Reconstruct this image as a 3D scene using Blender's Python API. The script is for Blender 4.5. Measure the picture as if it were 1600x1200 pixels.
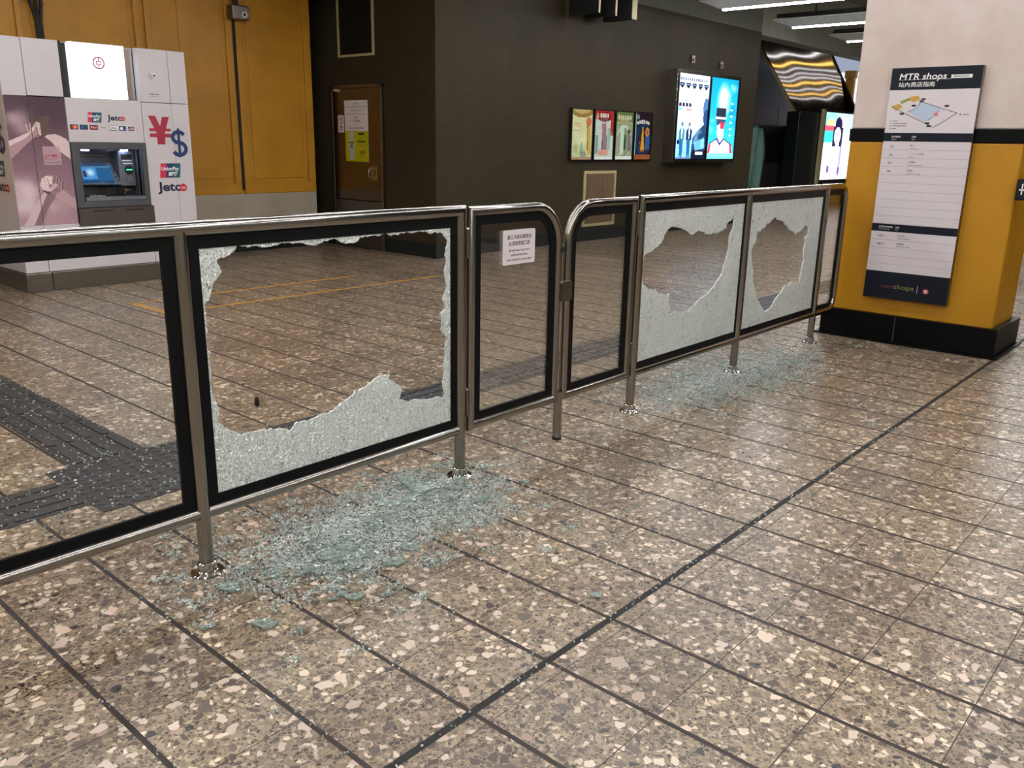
import bpy, math, random
import numpy as np
from mathutils import Vector, Matrix
from mathutils.geometry import tessellate_polygon

for o in list(bpy.data.objects):
    bpy.data.objects.remove(o)
SC = bpy.context.scene
COL = SC.collection
random.seed(7)

# ------------------------------------------------------------------ camera
cam = bpy.data.cameras.new('camera')
cam_ob = bpy.data.objects.new('camera', cam)
COL.objects.link(cam_ob)
cf = Vector((0.723183703, 0.634587706, -0.272587187))
cr = Vector((0.663293359, -0.748141666, 0.018054567))
cu = Vector((0.192476626, 0.193862040, 0.961961672))
cam_ob.matrix_world = Matrix(((cr.x, cu.x, -cf.x, -1.242335), (cr.y, cu.y, -cf.y, -2.400354),
                              (cr.z, cu.z, -cf.z, 1.372546), (0, 0, 0, 1)))
cam.sensor_fit = 'HORIZONTAL'
cam.sensor_width = 36.0
cam.lens = 36.0 * 1333.3 / 1600.0
cam.clip_start = 0.05
cam.clip_end = 200
SC.camera = cam_ob

# ------------------------------------------------------------------ world and exposure
world = bpy.data.worlds.new('world')
SC.world = world
world.use_nodes = True
world.node_tree.nodes['Background'].inputs[0].default_value = (0.9, 0.9, 0.92, 1)
world.node_tree.nodes['Background'].inputs[1].default_value = 0.05
SC.view_settings.view_transform = 'Standard'
SC.view_settings.look = 'None'
SC.view_settings.gamma = 1
SC.view_settings.use_curve_mapping = False
SC.view_settings.exposure = 0.0
TUBE = 62.0          # brightness of the fluorescent tubes
SC.cycles.max_bounces = 8
SC.cycles.transparent_max_bounces = 24
SC.cycles.sample_clamp_indirect = 6

# ------------------------------------------------------------------ small helpers
def lin(c):
    return tuple(((v / 255.0) / 12.92 if v / 255.0 <= 0.04045 else ((v / 255.0 + 0.055) / 1.055) ** 2.4) for v in c) + (1.0,)

class G:
    """tiny node-graph writer"""
    def __init__(self, name):
        self.m = bpy.data.materials.new(name)
        self.m.use_nodes = True
        self.nt = self.m.node_tree
        self.nt.nodes.clear()
        self.out = self.nt.nodes.new('ShaderNodeOutputMaterial')
    def n(self, kind, **kw):
        nd = self.nt.nodes.new(kind)
        for k, v in kw.items():
            setattr(nd, k, v)
        return nd
    def put(self, sock, v):
        if isinstance(v, bpy.types.NodeSocket):
            self.nt.links.new(v, sock)
        elif v is not None:
            if sock.type == 'RGBA' and not hasattr(v, '__len__'):
                v = (v, v, v, 1)
            sock.default_value = v
    def math(self, op, a, b=None, c=None, clamp=False):
        nd = self.n('ShaderNodeMath', operation=op, use_clamp=clamp)
        self.put(nd.inputs[0], a)
        if b is not None: self.put(nd.inputs[1], b)
        if c is not None: self.put(nd.inputs[2], c)
        return nd.outputs[0]
    def mix(self, f, a, b, mode='MIX'):
        nd = self.n('ShaderNodeMix', data_type='RGBA', blend_type=mode)
        self.put(nd.inputs[0], f); self.put(nd.inputs[6], a); self.put(nd.inputs[7], b)
        return nd.outputs[2]
    def ramp(self, f, stops, interp='LINEAR'):
        nd = self.n('ShaderNodeValToRGB')
        cr_ = nd.color_ramp
        cr_.interpolation = interp
        while len(cr_.elements) < len(stops): cr_.elements.new(0.5)
        for e, (p, c) in zip(cr_.elements, stops):
            e.position = p; e.color = c
        self.put(nd.inputs[0], f)
        return nd.outputs[0]
    def coord(self):
        return self.n('ShaderNodeTexCoord').outputs['Object']
    def noise(self, vec, scale, detail=3, rough=0.5):
        nd = self.n('ShaderNodeTexNoise')
        self.put(nd.inputs['Vector'], vec)
        nd.inputs['Scale'].default_value = scale; nd.inputs['Detail'].default_value = detail
        nd.inputs['Roughness'].default_value = rough
        return nd.outputs['Fac'], nd.outputs['Color']
    def vor(self, vec, scale, feature='F1', rnd=1.0):
        nd = self.n('ShaderNodeTexVoronoi', feature=feature)
        self.put(nd.inputs['Vector'], vec)
        nd.inputs['Scale'].default_value = scale
        nd.inputs['Randomness'].default_value = rnd
        return nd
    def sep(self, v):
        nd = self.n('ShaderNodeSeparateXYZ'); self.put(nd.inputs[0], v)
        return nd.outputs
    def bsdf(self, color, rough=0.5, metal=0.0, spec=0.5, normal=None, **kw):
        nd = self.n('ShaderNodeBsdfPrincipled')
        self.put(nd.inputs['Base Color'], color); self.put(nd.inputs['Roughness'], rough)
        self.put(nd.inputs['Metallic'], metal); self.put(nd.inputs['Specular IOR Level'], spec)
        if normal is not None: self.put(nd.inputs['Normal'], normal)
        for k, v in kw.items(): self.put(nd.inputs[k], v)
        return nd.outputs[0]
    def bump(self, h, strength=0.3, dist=0.002):
        nd = self.n('ShaderNodeBump')
        nd.inputs['Strength'].default_value = strength; nd.inputs['Distance'].default_value = dist
        self.put(nd.inputs['Height'], h)
        return nd.outputs[0]
    def mixs(self, f, a, b):
        nd = self.n('ShaderNodeMixShader')
        self.put(nd.inputs[0], f); self.put(nd.inputs[1], a); self.put(nd.inputs[2], b)
        return nd.outputs[0]
    def done(self, s):
        self.nt.links.new(s, self.out.inputs['Surface'])
        return self.m

def plain(name, rgb, rough=0.5, metal=0.0, var=0.06, scale=9.0, spec=0.5):
    g = G(name)
    f, _ = g.noise(g.coord(), scale, 4, 0.6)
    a = lin(rgb)
    lo = tuple(v * (1 - var * 2) for v in a[:3]) + (1,)
    hi = tuple(min(1, v * (1 + var * 2)) for v in a[:3]) + (1,)
    c = g.ramp(f, [(0.3, lo), (0.7, hi)])
    return g.done(g.bsdf(c, rough, metal, spec))

def glow(name, rgb, strength):
    g = G(name)
    nd = g.n('ShaderNodeEmission')
    nd.inputs[0].default_value = lin(rgb); nd.inputs[1].default_value = strength
    return g.done(nd.outputs[0])

# ------------------------------------------------------------------ materials
def terrazzo():
    g = G('terrazzo_tiles')
    co = g.coord()
    _, nc = g.noise(co, 60, 2)
    nd = g.n('ShaderNodeVectorMath', operation='MULTIPLY_ADD')
    g.put(nd.inputs[0], nc); nd.inputs[1].default_value = (0.012, 0.012, 0); g.put(nd.inputs[2], co)
    wv = nd.outputs[0]
    x, y, z = g.sep(co)
    # each tile its own batch of stone
    kx = g.math('FLOOR', g.math('DIVIDE', g.math('SUBTRACT', x, 0.075), 0.3))
    far = g.math('GREATER_THAN', y, -1.131)
    yy = g.math('ADD', g.math('SUBTRACT', y, -1.131), g.math('MULTIPLY', g.math('SUBTRACT', 1.0, far), 0.058))
    ky = g.math('FLOOR', g.math('DIVIDE', yy, 0.29))
    cmb = g.n('ShaderNodeCombineXYZ'); g.put(cmb.inputs[0], kx); g.put(cmb.inputs[1], ky)
    wn = g.n('ShaderNodeTexWhiteNoise'); g.put(wn.inputs[0], cmb.outputs[0])
    v1 = g.vor(wv, 100)
    r1 = g.sep(v1.outputs['Color'])
    gravel = g.ramp(r1[0], [(0.0, lin((70, 58, 52))), (0.18, lin((102, 87, 76))), (0.38, lin((130, 115, 96))),
                            (0.56, lin((150, 134, 111))), (0.72, lin((112, 99, 86))), (0.86, lin((184, 167, 143)))], 'CONSTANT')
    e1 = g.vor(wv, 100, 'DISTANCE_TO_EDGE').outputs['Distance']
    gravel = g.mix(g.math('LESS_THAN', e1, 0.08), gravel, lin((156, 138, 114)))
    v2 = g.vor(wv, 43)
    r2 = g.sep(v2.outputs['Color'])
    e2 = g.vor(wv, 43, 'DISTANCE_TO_EDGE').outputs['Distance']
    big = g.math('MULTIPLY', g.math('GREATER_THAN', e2, g.math('MULTIPLY_ADD', r2[2], 0.16, 0.07)), g.math('GREATER_THAN', r2[0], 0.34))
    chip = g.ramp(r2[1], [(0.0, lin((88, 73, 66))), (0.24, lin((60, 54, 55))), (0.31, lin((116, 98, 86))),
                          (0.48, lin((216, 197, 176))), (0.64, lin((236, 217, 197))), (0.82, lin((172, 148, 132)))], 'CONSTANT')
    c = g.mix(big, gravel, chip)
    v3 = g.vor(wv, 23)
    r3 = g.sep(v3.outputs['Color'])
    e3 = g.vor(wv, 23, 'DISTANCE_TO_EDGE').outputs['Distance']
    huge = g.math('MULTIPLY', g.math('GREATER_THAN', e3, g.math('MULTIPLY_ADD', r3[2], 0.15, 0.14)), g.math('GREATER_THAN', r3[0], 0.74))
    c = g.mix(huge, c, g.ramp(r3[1], [(0.0, lin((224, 204, 188))), (0.5, lin((104, 92, 84))), (0.7, lin((208, 186, 168)))], 'CONSTANT'))
    # batch tint and worn patches
    tint = g.ramp(wn.outputs['Value'], [(0, (0.76, 0.74, 0.75, 1)), (0.5, (0.92, 0.91, 0.90, 1)), (1, (1.0, 0.985, 0.95, 1))])
    c = g.mix(1.0, c, tint, 'MULTIPLY')
    pf, _ = g.noise(co, 1.3, 4, 0.55)
    c = g.mix(1.0, c, g.ramp(pf, [(0.35, (0.78, 0.76, 0.75, 1)), (0.65, (1.0, 1.0, 1.0, 1))]), 'MULTIPLY')
    # joints
    fx = g.math('PINGPONG', g.math('SUBTRACT', x, 0.075), 0.15)
    jx = g.math('LESS_THAN', fx, 0.0072)
    fy = g.math('PINGPONG', yy, 0.145)
    jy = g.math('LESS_THAN', fy, 0.0015)
    hv = g.math('LESS_THAN', g.math('ABSOLUTE', g.math('SUBTRACT', y, -1.131)), 0.0112)
    nf = g.math('SUBTRACT', 1.0, g.math('COMPARE', y, -1.160, 0.014))
    c = g.mix(g.math('MULTIPLY', jy, nf), c, lin((60, 48, 40)))
    c = g.mix(jx, c, lin((46, 37, 34)))
    c = g.mix(hv, c, lin((22, 20, 20)))
    anyj = g.math('MAXIMUM', g.math('MAXIMUM', jx, hv), jy)
    rf, _ = g.noise(co, 14, 3)
    rough = g.math('ADD', g.math('MULTIPLY_ADD', rf, 0.2, 0.2), g.math('MULTIPLY', anyj, 0.4))
    h = g.math('SUBTRACT', 1.0, g.math('MAXIMUM', jx, hv))
    return g.done(g.bsdf(c, rough, 0.0, 0.45, g.bump(h, 0.6, 0.002)))

def dark_mosaic(name, rgb, rough=0.55):
    g = G(name)
    co = g.coord()
    f, _ = g.noise(co, 1.1, 4, 0.6)
    v = g.vor(co, 110)
    r = g.sep(v.outputs['Color'])
    a = lin(rgb)
    c = g.ramp(f, [(0.3, (a[0] * 0.78, a[1] * 0.82, a[2] * 0.85, 1)), (0.7, (a[0] * 1.2, a[1] * 1.12, a[2] * 1.02, 1))])
    c = g.mix(1.0, c, g.ramp(r[0], [(0, (0.72, 0.72, 0.72, 1)), (1, (1.25, 1.25, 1.22, 1))]), 'MULTIPLY')
    return g.done(g.bsdf(c, rough, 0.0, 0.12))

def enamel(name, rgb, dirt=0.5):
    g = G(name)
    co = g.coord()
    f, _ = g.noise(co, 2.2, 6, 0.65)
    f2, _ = g.noise(co, 34, 4, 0.7)
    a = lin(rgb)
    c = g.ramp(f, [(0.25, (a[0] * 0.80, a[1] * 0.76, a[2] * 0.7, 1)), (0.7, (a[0] * 1.06, a[1] * 1.06, a[2] * 1.1, 1))])
    c = g.mix(g.math('MULTIPLY', g.math('GREATER_THAN', f2, 0.68), dirt), c, (a[0] * 0.6, a[1] * 0.55, a[2] * 0.5, 1))
    return g.done(g.bsdf(c, 0.42, 0.0, 0.4, g.bump(f2, 0.15, 0.002)))

def steel(name, rgb, rough=0.26, streak=(2, 2, 90)):
    g = G(name)
    co = g.coord()
    mp = g.n('ShaderNodeMapping'); g.put(mp.inputs[0], co); mp.inputs['Scale'].default_value = streak
    f, _ = g.noise(mp.outputs[0], 3, 5, 0.7)
    a = lin(rgb)
    c = g.ramp(f, [(0.3, tuple(v * 0.86 for v in a[:3]) + (1,)), (0.7, tuple(v * 1.1 for v in a[:3]) + (1,))])
    return g.done(g.bsdf(c, g.math('MULTIPLY_ADD', f, 0.03, rough - 0.015), 1.0))

def clear_glass():
    g = G('clear_glass')
    tr = g.n('ShaderNodeBsdfTransparent'); tr.inputs[0].default_value = (0.985, 0.992, 0.986, 1)
    gl = g.n('ShaderNodeBsdfGlossy'); gl.inputs[0].default_value = (1, 1, 1, 1); gl.inputs['Roughness'].default_value = 0.0
    lw = g.n('ShaderNodeFresnel'); lw.inputs[0].default_value = 1.45
    return g.done(g.mixs(g.math('MULTIPLY', lw.outputs[0], 0.42), tr.outputs[0], gl.outputs[0]))

def crazed_glass(name, scale, clear, tint, white):
    """tempered glass cracked into grains: bright frosted fracture faces with clearer, darker grains between"""
    g = G(name)
    co = g.coord()
    v = g.vor(co, scale)
    r = g.sep(v.outputs['Color'])
    e = g.vor(co, scale, 'DISTANCE_TO_EDGE').outputs['Distance']
    crack = g.math('LESS_THAN', e, 0.11)
    pf, _ = g.noise(co, 7, 4, 0.6)
    big_, _ = g.noise(co, 22, 2, 0.5)
    pv = g.sep(g.vor(co, 9).outputs['Color'])
    lev = g.math('ADD', g.math('MULTIPLY', r[0], 0.85), g.math('ADD', g.math('MULTIPLY', pf, 0.35), g.math('MULTIPLY', pv[0], 0.12)))
    col = g.ramp(lev, [(0.25, lin(tint)), (0.85, lin(white))])
    col = g.mix(g.math('MULTIPLY', crack, g.math('GREATER_THAN', big_, 0.36)), col, lin(white))
    geo = g.n('ShaderNodeNewGeometry')
    sub = g.n('ShaderNodeVectorMath', operation='SUBTRACT')
    g.put(sub.inputs[0], v.outputs['Color']); sub.inputs[1].default_value = (0.5, 0.5, 0.5)
    add = g.n('ShaderNodeVectorMath', operation='MULTIPLY_ADD')
    g.put(add.inputs[0], sub.outputs[0]); add.inputs[1].default_value = (1.3, 1.3, 1.3); g.put(add.inputs[2], geo.outputs['Normal'])
    nrm = g.n('ShaderNodeVectorMath', operation='NORMALIZE'); g.put(nrm.inputs[0], add.outputs[0])
    df = g.n('ShaderNodeBsdfDiffuse'); g.put(df.inputs[0], col); g.put(df.inputs['Normal'], nrm.outputs[0])
    tl = g.n('ShaderNodeBsdfTranslucent'); g.put(tl.inputs[0], col)
    gl = g.n('ShaderNodeBsdfGlossy'); gl.inputs[0].default_value = (0.95, 1, 0.98, 1); gl.inputs['Roughness'].default_value = 0.2
    g.put(gl.inputs['Normal'], nrm.outputs[0])
    tr = g.n('ShaderNodeBsdfTransparent'); tr.inputs[0].default_value = (0.93, 0.97, 0.95, 1)
    body = g.mixs(0.38, df.outputs[0], tl.outputs[0])
    body = g.mixs(0.16, body, gl.outputs[0])
    see = g.math('MULTIPLY', g.math('GREATER_THAN', r[1], 1.0 - clear), g.math('SUBTRACT', 1.0, crack))
    return g.done(g.mixs(g.math('MULTIPLY', see, 0.8), body, tr.outputs[0]))

def printed(name, strength=0.0, rough=0.35):
    """ink on a panel: the colours of the print are stored on the mesh faces"""
    g = G(name)
    at = g.n('ShaderNodeAttribute', attribute_name='ink')
    if strength:
        em = g.n('ShaderNodeEmission'); g.put(em.inputs[0], at.outputs['Color']); em.inputs[1].default_value = strength
        return g.done(em.outputs[0])
    return g.done(g.bsdf(at.outputs['Color'], rough, 0.0, 0.4))

M = {}
M['floor'] = terrazzo()
M['mosaic'] = dark_mosaic('dark_brown_mosaic', (56, 49, 36))
M['mosaic_dark'] = dark_mosaic('black_brown_mosaic', (36, 32, 28))
M['green_dark'] = dark_mosaic('dark_green_grey_paint', (58, 62, 54))
M['concrete'] = enamel('grey_stone_band', (176, 166, 148), 0.2)
M['beam'] = plain('pale_grey_concrete', (150, 150, 138), 0.7)
M['beam_darker'] = plain('grey_green_concrete', (104, 106, 92), 0.7)  # darker, greener tone than the beam
M['slab'] = plain('grey_slab', (140, 136, 130), 0.8)
M['yellow'] = enamel('yellow_ochre_enamel', (194, 138, 38), 0.25)
M['yellow_pillar'] = enamel('bright_yellow_tile', (180, 128, 18), 0.5)
M['plaster'] = enamel('off_white_plaster', (206, 190, 182), 0.12)
M['black'] = plain('black_tile', (7, 7, 8), 0.4, spec=0.12)
M['skirt'] = plain('black_green_skirting', (18, 24, 26), 0.3)
M['frit'] = plain('black_glass_border', (9, 10, 12), 0.5, spec=0.15)
M['steel'] = steel('brushed_stainless', (156, 151, 145), 0.16)
M['steel_dark'] = steel('dull_stainless', (126, 118, 110), 0.34)
M['mirror'] = steel('polished_stainless', (196, 192, 186), 0.12)
M['bronze'] = steel('brown_steel', (112, 102, 90), 0.24)
M['glass'] = clear_glass()
M['crazed'] = crazed_glass('crazed_glass', 260, 0.05, (128, 137, 134), (250, 253, 250))
M['clump'] = crazed_glass('green_glass_clump', 120, 0.34, (132, 146, 140), (172, 186, 178))
M['crumb'] = crazed_glass('glass_crumb', 90, 0.55, (142, 151, 146), (216, 222, 217))
M['white'] = plain('white_laminate', (204, 196, 198), 0.25, var=0.01)
M['fascia'] = plain('charcoal_plastic', (72, 72, 76), 0.4)
M['fascia2'] = plain('dark_grey_plastic', (96, 98, 104), 0.45)
M['cover'] = steel('grey_brown_cover', (112, 104, 98), 0.38)
M['dark'] = plain('matt_black', (14, 14, 15), 0.6)
M['rubber'] = plain('black_rubber', (10, 10, 10), 0.6)
M['tactile'] = plain('charcoal_tactile_rubber', (48, 46, 48), 0.5, var=0.08, scale=4)
M['tape'] = plain('orange_yellow_floor_paint', (206, 148, 48), 0.5, var=0.15, scale=20)
M['cream'] = plain('cream_frame', (178, 164, 126), 0.45)
M['wood'] = plain('brown_slat', (116, 92, 72), 0.5)
M['tarp'] = plain('green_tarpaulin', (30, 84, 72), 0.4, var=0.12)
M['maroon'] = plain('maroon_tile', (58, 34, 34), 0.35)
M['ink'] = printed('printed_ink')
M['ink_lit'] = printed('backlit_ink', 2.1)
M['ink_lit_far'] = printed('backlit_poster', 2.2)
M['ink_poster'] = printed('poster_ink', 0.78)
M['soffit'] = steel('mirror_soffit', (186, 184, 180), 0.06)
M['floor_glow'] = glow('dim_floor_panel', (176, 168, 158), 0.22)
M['strip_warm'] = glow('added_warm_strip', (255, 206, 110), 4.0)
M['strip_white'] = glow('added_white_strip', (236, 232, 240), 3.0)
M['screen'] = printed('screen_ink', 1.1)
M['tube'] = glow('fluorescent_tube', (250, 250, 250), TUBE)
M['reflector'] = plain('white_reflector', (206, 206, 204), 0.35)
M['box_lit'] = glow('white_backlit_panel', (228, 242, 255), 2.2)
M['led'] = glow('cool_white_led', (190, 208, 255), 22.0)
M['green_led'] = glow('green_led', (60, 255, 150), 2.5)
M['soffit_glow'] = glow('glowing_white_soffit', (196, 206, 232), 0.62)
M['shop_glow'] = glow('glowing_shop_wall', (240, 240, 255), 1.6)
M['paper'] = plain('white_paper', (214, 204, 206), 0.6, var=0.01)
M['navy'] = plain('navy_sign_panel', (19, 24, 34), 0.45, spec=0.2)
M['signwhite'] = plain('sign_white', (212, 202, 206), 0.35, var=0.01)
M['t_white'] = plain('white_lettering', (240, 236, 232), 0.5, var=0.0)
M['t_black'] = plain('black_lettering', (26, 24, 28), 0.5, var=0.0)
M['t_navy'] = plain('navy_lettering', (22, 30, 60), 0.5, var=0.0)
M['t_grey'] = plain('grey_lettering', (120, 116, 118), 0.5, var=0.0)
M['t_red'] = plain('red_lettering', (176, 34, 60), 0.5, var=0.0)
M['t_magenta'] = plain('magenta_lettering', (110, 20, 60), 0.5, var=0.0)
M['t_green'] = plain('olive_lettering', (120, 120, 60), 0.5, var=0.0)
M['rule'] = plain('pale_grey_rule', (160, 150, 152), 0.5, var=0.0)

# ------------------------------------------------------------------ objects
def empty(name, loc=(0, 0, 0)):
    o = bpy.data.objects.new(name, None)
    o.location = loc
    o.empty_display_size = 0.1
    COL.objects.link(o)
    return o

def tag(o, label=None, cat=None, group=None, kind=None):
    if label: o['label'] = label
    if cat: o['category'] = cat
    if group: o['group'] = group
    if kind: o['kind'] = kind
    return o

def world_base(o):
    p = Vector(o.location)
    while o.parent is not None:
        o = o.parent
        p = p + Vector(o.location)
    return p

class MB:
    """collects shapes in world coordinates, then links them as ONE mesh object"""
    def __init__(self):
        self.v = []; self.f = []; self.m = []; self.ink = []
    def add(self, vs, fs, mi=0, ink=None):
        b = len(self.v)
        self.v += [tuple(p) for p in vs]
        for k, q in enumerate(fs):
            self.f.append(tuple(b + i for i in q)); self.m.append(mi)
            self.ink.append(ink[k] if ink else (0, 0, 0, 1))
        return self
    def box(self, x0, x1, y0, y1, z0, z1, mi=0):
        vs = [(x, y, z) for z in (z0, z1) for y in (y0, y1) for x in (x0, x1)]
        return self.add(vs, [(0, 2, 3, 1), (4, 5, 7, 6), (0, 1, 5, 4), (2, 6, 7, 3), (0, 4, 6, 2), (1, 3, 7, 5)], mi)
    def tube(self, path, r, seg=20, mi=0, cap=True, closed=False):
        P = [Vector(p) for p in path]
        n = len(P)
        rings = []
        prev = None
        for i in range(n):
            a = P[i - 1] if (i > 0 or closed) else P[i]
            b = P[(i + 1) % n] if (i < n - 1 or closed) else P[i]
            t1 = (P[i] - a).normalized() if (P[i] - a).length > 1e-9 else None
            t2 = (b - P[i]).normalized() if (b - P[i]).length > 1e-9 else None
            t = ((t1 or t2) + (t2 or t1)).normalized()
            if prev is None:
                up = Vector((0, 0, 1)) if abs(t.z) < 0.9 else Vector((0, 1, 0))
                nx = t.cross(up).normalized()
            else:
                nx = (prev - t * prev.dot(t)).normalized()
            prev = nx
            ny = t.cross(nx)
            k = 1.0
            if t1 and t2:
                c = max(0.5, math.sqrt(max(0.0, (1 + t1.dot(t2)) / 2)))
                k = 1 / c
            # stretch across the bend plane for a true mitre
            bend = (t2 - t1) if (t1 and t2) else Vector((0, 0, 0))
            ring = []
            for s in range(seg):
                a_ = 2 * math.pi * s / seg
                d = nx * math.cos(a_) * r + ny * math.sin(a_) * r
                if bend.length > 1e-6:
                    bn = bend.normalized()
                    d = d + bn * (d.dot(bn) * (k - 1))
                ring.append(P[i] + d)
            rings.append(ring)
        b = len(self.v)
        for ring in rings: self.v += [tuple(p) for p in ring]
        m = n if closed else n - 1
        for i in range(m):
            for s in range(seg):
                j = (i + 1) % n
                self.f.append((b + i * seg + s, b + i * seg + (s + 1) % seg, b + j * seg + (s + 1) % seg, b + j * seg + s))
                self.m.append(mi); self.ink.append((0, 0, 0, 1))
        if cap and not closed:
            self.f.append(tuple(b + s for s in range(seg))[::-1]); self.m.append(mi); self.ink.append((0, 0, 0, 1))
            self.f.append(tuple(b + (n - 1) * seg + s for s in range(seg))); self.m.append(mi); self.ink.append((0, 0, 0, 1))
        return self
    def lathe(self, c, prof, seg=28, mi=0):
        rings = []
        b = len(self.v)
        for r, z in prof:
            self.v += [(c[0] + r * math.cos(2 * math.pi * s / seg), c[1] + r * math.sin(2 * math.pi * s / seg), c[2] + z) for s in range(seg)]
        for i in range(len(prof) - 1):
            for s in range(seg):
                self.f.append((b + i * seg + s, b + i * seg + (s + 1) % seg, b + (i + 1) * seg + (s + 1) % seg, b + (i + 1) * seg + s))
                self.m.append(mi); self.ink.append((0, 0, 0, 1))
        self.f.append(tuple(b + s for s in range(seg))[::-1]); self.m.append(mi); self.ink.append((0, 0, 0, 1))
        k = b + (len(prof) - 1) * seg
        self.f.append(tuple(k + s for s in range(seg))); self.m.append(mi); self.ink.append((0, 0, 0, 1))
        return self
    def slab(self, loops, O, U, V, N, t, mi=0):
        """polygon (first loop) with holes (other loops) in plane O,U,V, thickness t towards N"""
        O, U, V, N = Vector(O), Vector(U), Vector(V), Vector(N)
        flat = [p for l in loops for p in l]
        tris = tessellate_polygon([[Vector((p[0], p[1], 0)) for p in l] for l in loops])
        n = len(flat)
        b = len(self.v)
        self.v += [tuple(O + U * p[0] + V * p[1]) for p in flat]
        self.v += [tuple(O + U * p[0] + V * p[1] + N * t) for p in flat]
        flip = U.cross(V).dot(N) < 0
        for q in tris:
            a, b_, c = q
            ar = (flat[b_][0] - flat[a][0]) * (flat[c][1] - flat[a][1]) - (flat[b_][1] - flat[a][1]) * (flat[c][0] - flat[a][0])
            if ar < 0: b_, c = c, b_
            top = (a + n, b_ + n, c + n); bot = (a, c, b_)
            if flip: top, bot = top[::-1], bot[::-1]
            for t_ in (top, bot):
                self.f.append(tuple(b + i for i in t_)); self.m.append(mi); self.ink.append((0, 0, 0, 1))
        k = 0
        for l in loops:
            for i in range(len(l)):
                j = (i + 1) % len(l)
                self.f.append((b + k + i, b + k + j, b + n + k + j, b + n + k + i)); self.m.append(mi); self.ink.append((0, 0, 0, 1))
            k += len(l)
        return self
    def mesh_data(self, me, mi=0):
        return self.add([v.co for v in me.vertices], [tuple(p.vertices) for p in me.polygons], mi)
    def build(self, name, mats, parent=None, smooth=False, bevel=0.0, base=None):
        if not isinstance(mats, (list, tuple)): mats = [mats]
        a = np.array(self.v, dtype=float)
        if parent is not None:
            org = world_base(parent)
            loc = (0, 0, 0)
            if base is not None: loc = tuple(Vector(base) - org); org = Vector(base)
        else:
            org = Vector(((a[:, 0].min() + a[:, 0].max()) / 2, (a[:, 1].min() + a[:, 1].max()) / 2, a[:, 2].min())) if base is None else Vector(base)
            loc = tuple(org)
        a = a - np.array(org)
        me = bpy.data.meshes.new(name)
        me.from_pydata([tuple(p) for p in a], [], self.f)
        for m_ in mats: me.materials.append(m_)
        me.polygons.foreach_set('material_index', self.m)
        if any(c != (0, 0, 0, 1) for c in self.ink):
            at = me.color_attributes.new('ink', 'FLOAT_COLOR', 'CORNER')
            tot = np.array([p.loop_total for p in me.polygons])
            cols = np.repeat(np.array(self.ink, dtype=np.float32), tot, axis=0)
            at.data.foreach_set('color', cols.ravel())
        me.update()
        if smooth:
            me.polygons.foreach_set('use_smooth', [True] * len(me.polygons))
            me.set_sharp_from_angle(angle=math.radians(38))
        o = bpy.data.objects.new(name, me)
        o.location = loc
        COL.objects.link(o)
        if parent is not None: o.parent = parent
        if bevel:
            b = o.modifiers.new('bevel', 'BEVEL'); b.width = bevel; b.segments = 2; b.limit_method = 'ANGLE'
            b.angle_limit = math.radians(50)
        return o

def struct(name, mb, mats, **kw):
    o = mb.build(name, mats, **kw)
    o['kind'] = 'structure'
    return o

# lettering: real outlines set into a plane (O, U right, V up, N towards the reader)
_glyphs = {}
def glyph_mesh(body, bold, shear):
    key = (body, bold, shear)
    if key not in _glyphs:
        cu_ = bpy.data.curves.new('lettering', 'FONT')
        cu_.body = body; cu_.size = 1.0; cu_.offset = bold; cu_.shear = shear; cu_.resolution_u = 3
        ob = bpy.data.objects.new('lettering', cu_)
        COL.objects.link(ob)
        bpy.context.view_layer.update()
        dg = bpy.context.evaluated_depsgraph_get()
        me = bpy.data.meshes.new_from_object(ob.evaluated_get(dg))
        vs = np.array([v.co[:] for v in me.vertices]) if len(me.vertices) else np.zeros((0, 3))
        fs = [tuple(p.vertices) for p in me.polygons]
        bpy.data.objects.remove(ob); bpy.data.curves.remove(cu_); bpy.data.meshes.remove(me)
        _glyphs[key] = (vs, fs)
    return _glyphs[key]

def write(mb, body, O, U, V, N, x, y, h, w=None, mi=0, bold=0.0, shear=0.0, lift=0.0012, align='L'):
    """text with its lower-left at (x, y), cap height about h, fitted to width w if given"""
    vs, fs = glyph_mesh(body, bold, shear)
    if not len(vs): return mb
    x0, x1 = vs[:, 0].min(), vs[:, 0].max()
    y0, y1 = vs[:, 1].min(), vs[:, 1].max()
    if body.isascii(): y0 = 0.0 if not any(ch in body for ch in 'gjpqy') or True else y0
    sy = h / max(1e-6, (0.73 if body.isascii() else (y1 - y0)))
    sx = w / (x1 - x0) if w else sy
    if align == 'C': x = x - (x1 - x0) * sx / 2
    O, U, V, N = Vector(O), Vector(U), Vector(V), Vector(N)
    pts = [O + U * (x + (p[0] - x0) * sx) + V * (y + (p[1] - y0) * sy) + N * lift for p in vs]
    if U.cross(V).dot(N) < 0: fs = [q[::-1] for q in fs]
    return mb.add(pts, fs, mi)

def patch(mb, O, U, V, N, pts, lift=0.001, mi=0, ink=None):
    O, U, V, N = Vector(O), Vector(U), Vector(V), Vector(N)
    vs = [O + U * p[0] + V * p[1] + N * lift for p in pts]
    q = tuple(range(len(pts)))
    ar = sum(pts[i][0] * pts[(i + 1) % len(pts)][1] - pts[(i + 1) % len(pts)][0] * pts[i][1] for i in range(len(pts)))
    if (ar < 0) != (U.cross(V).dot(N) < 0): q = q[::-1]
    return mb.add(vs, [q], mi, [ink] if ink else None)

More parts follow.
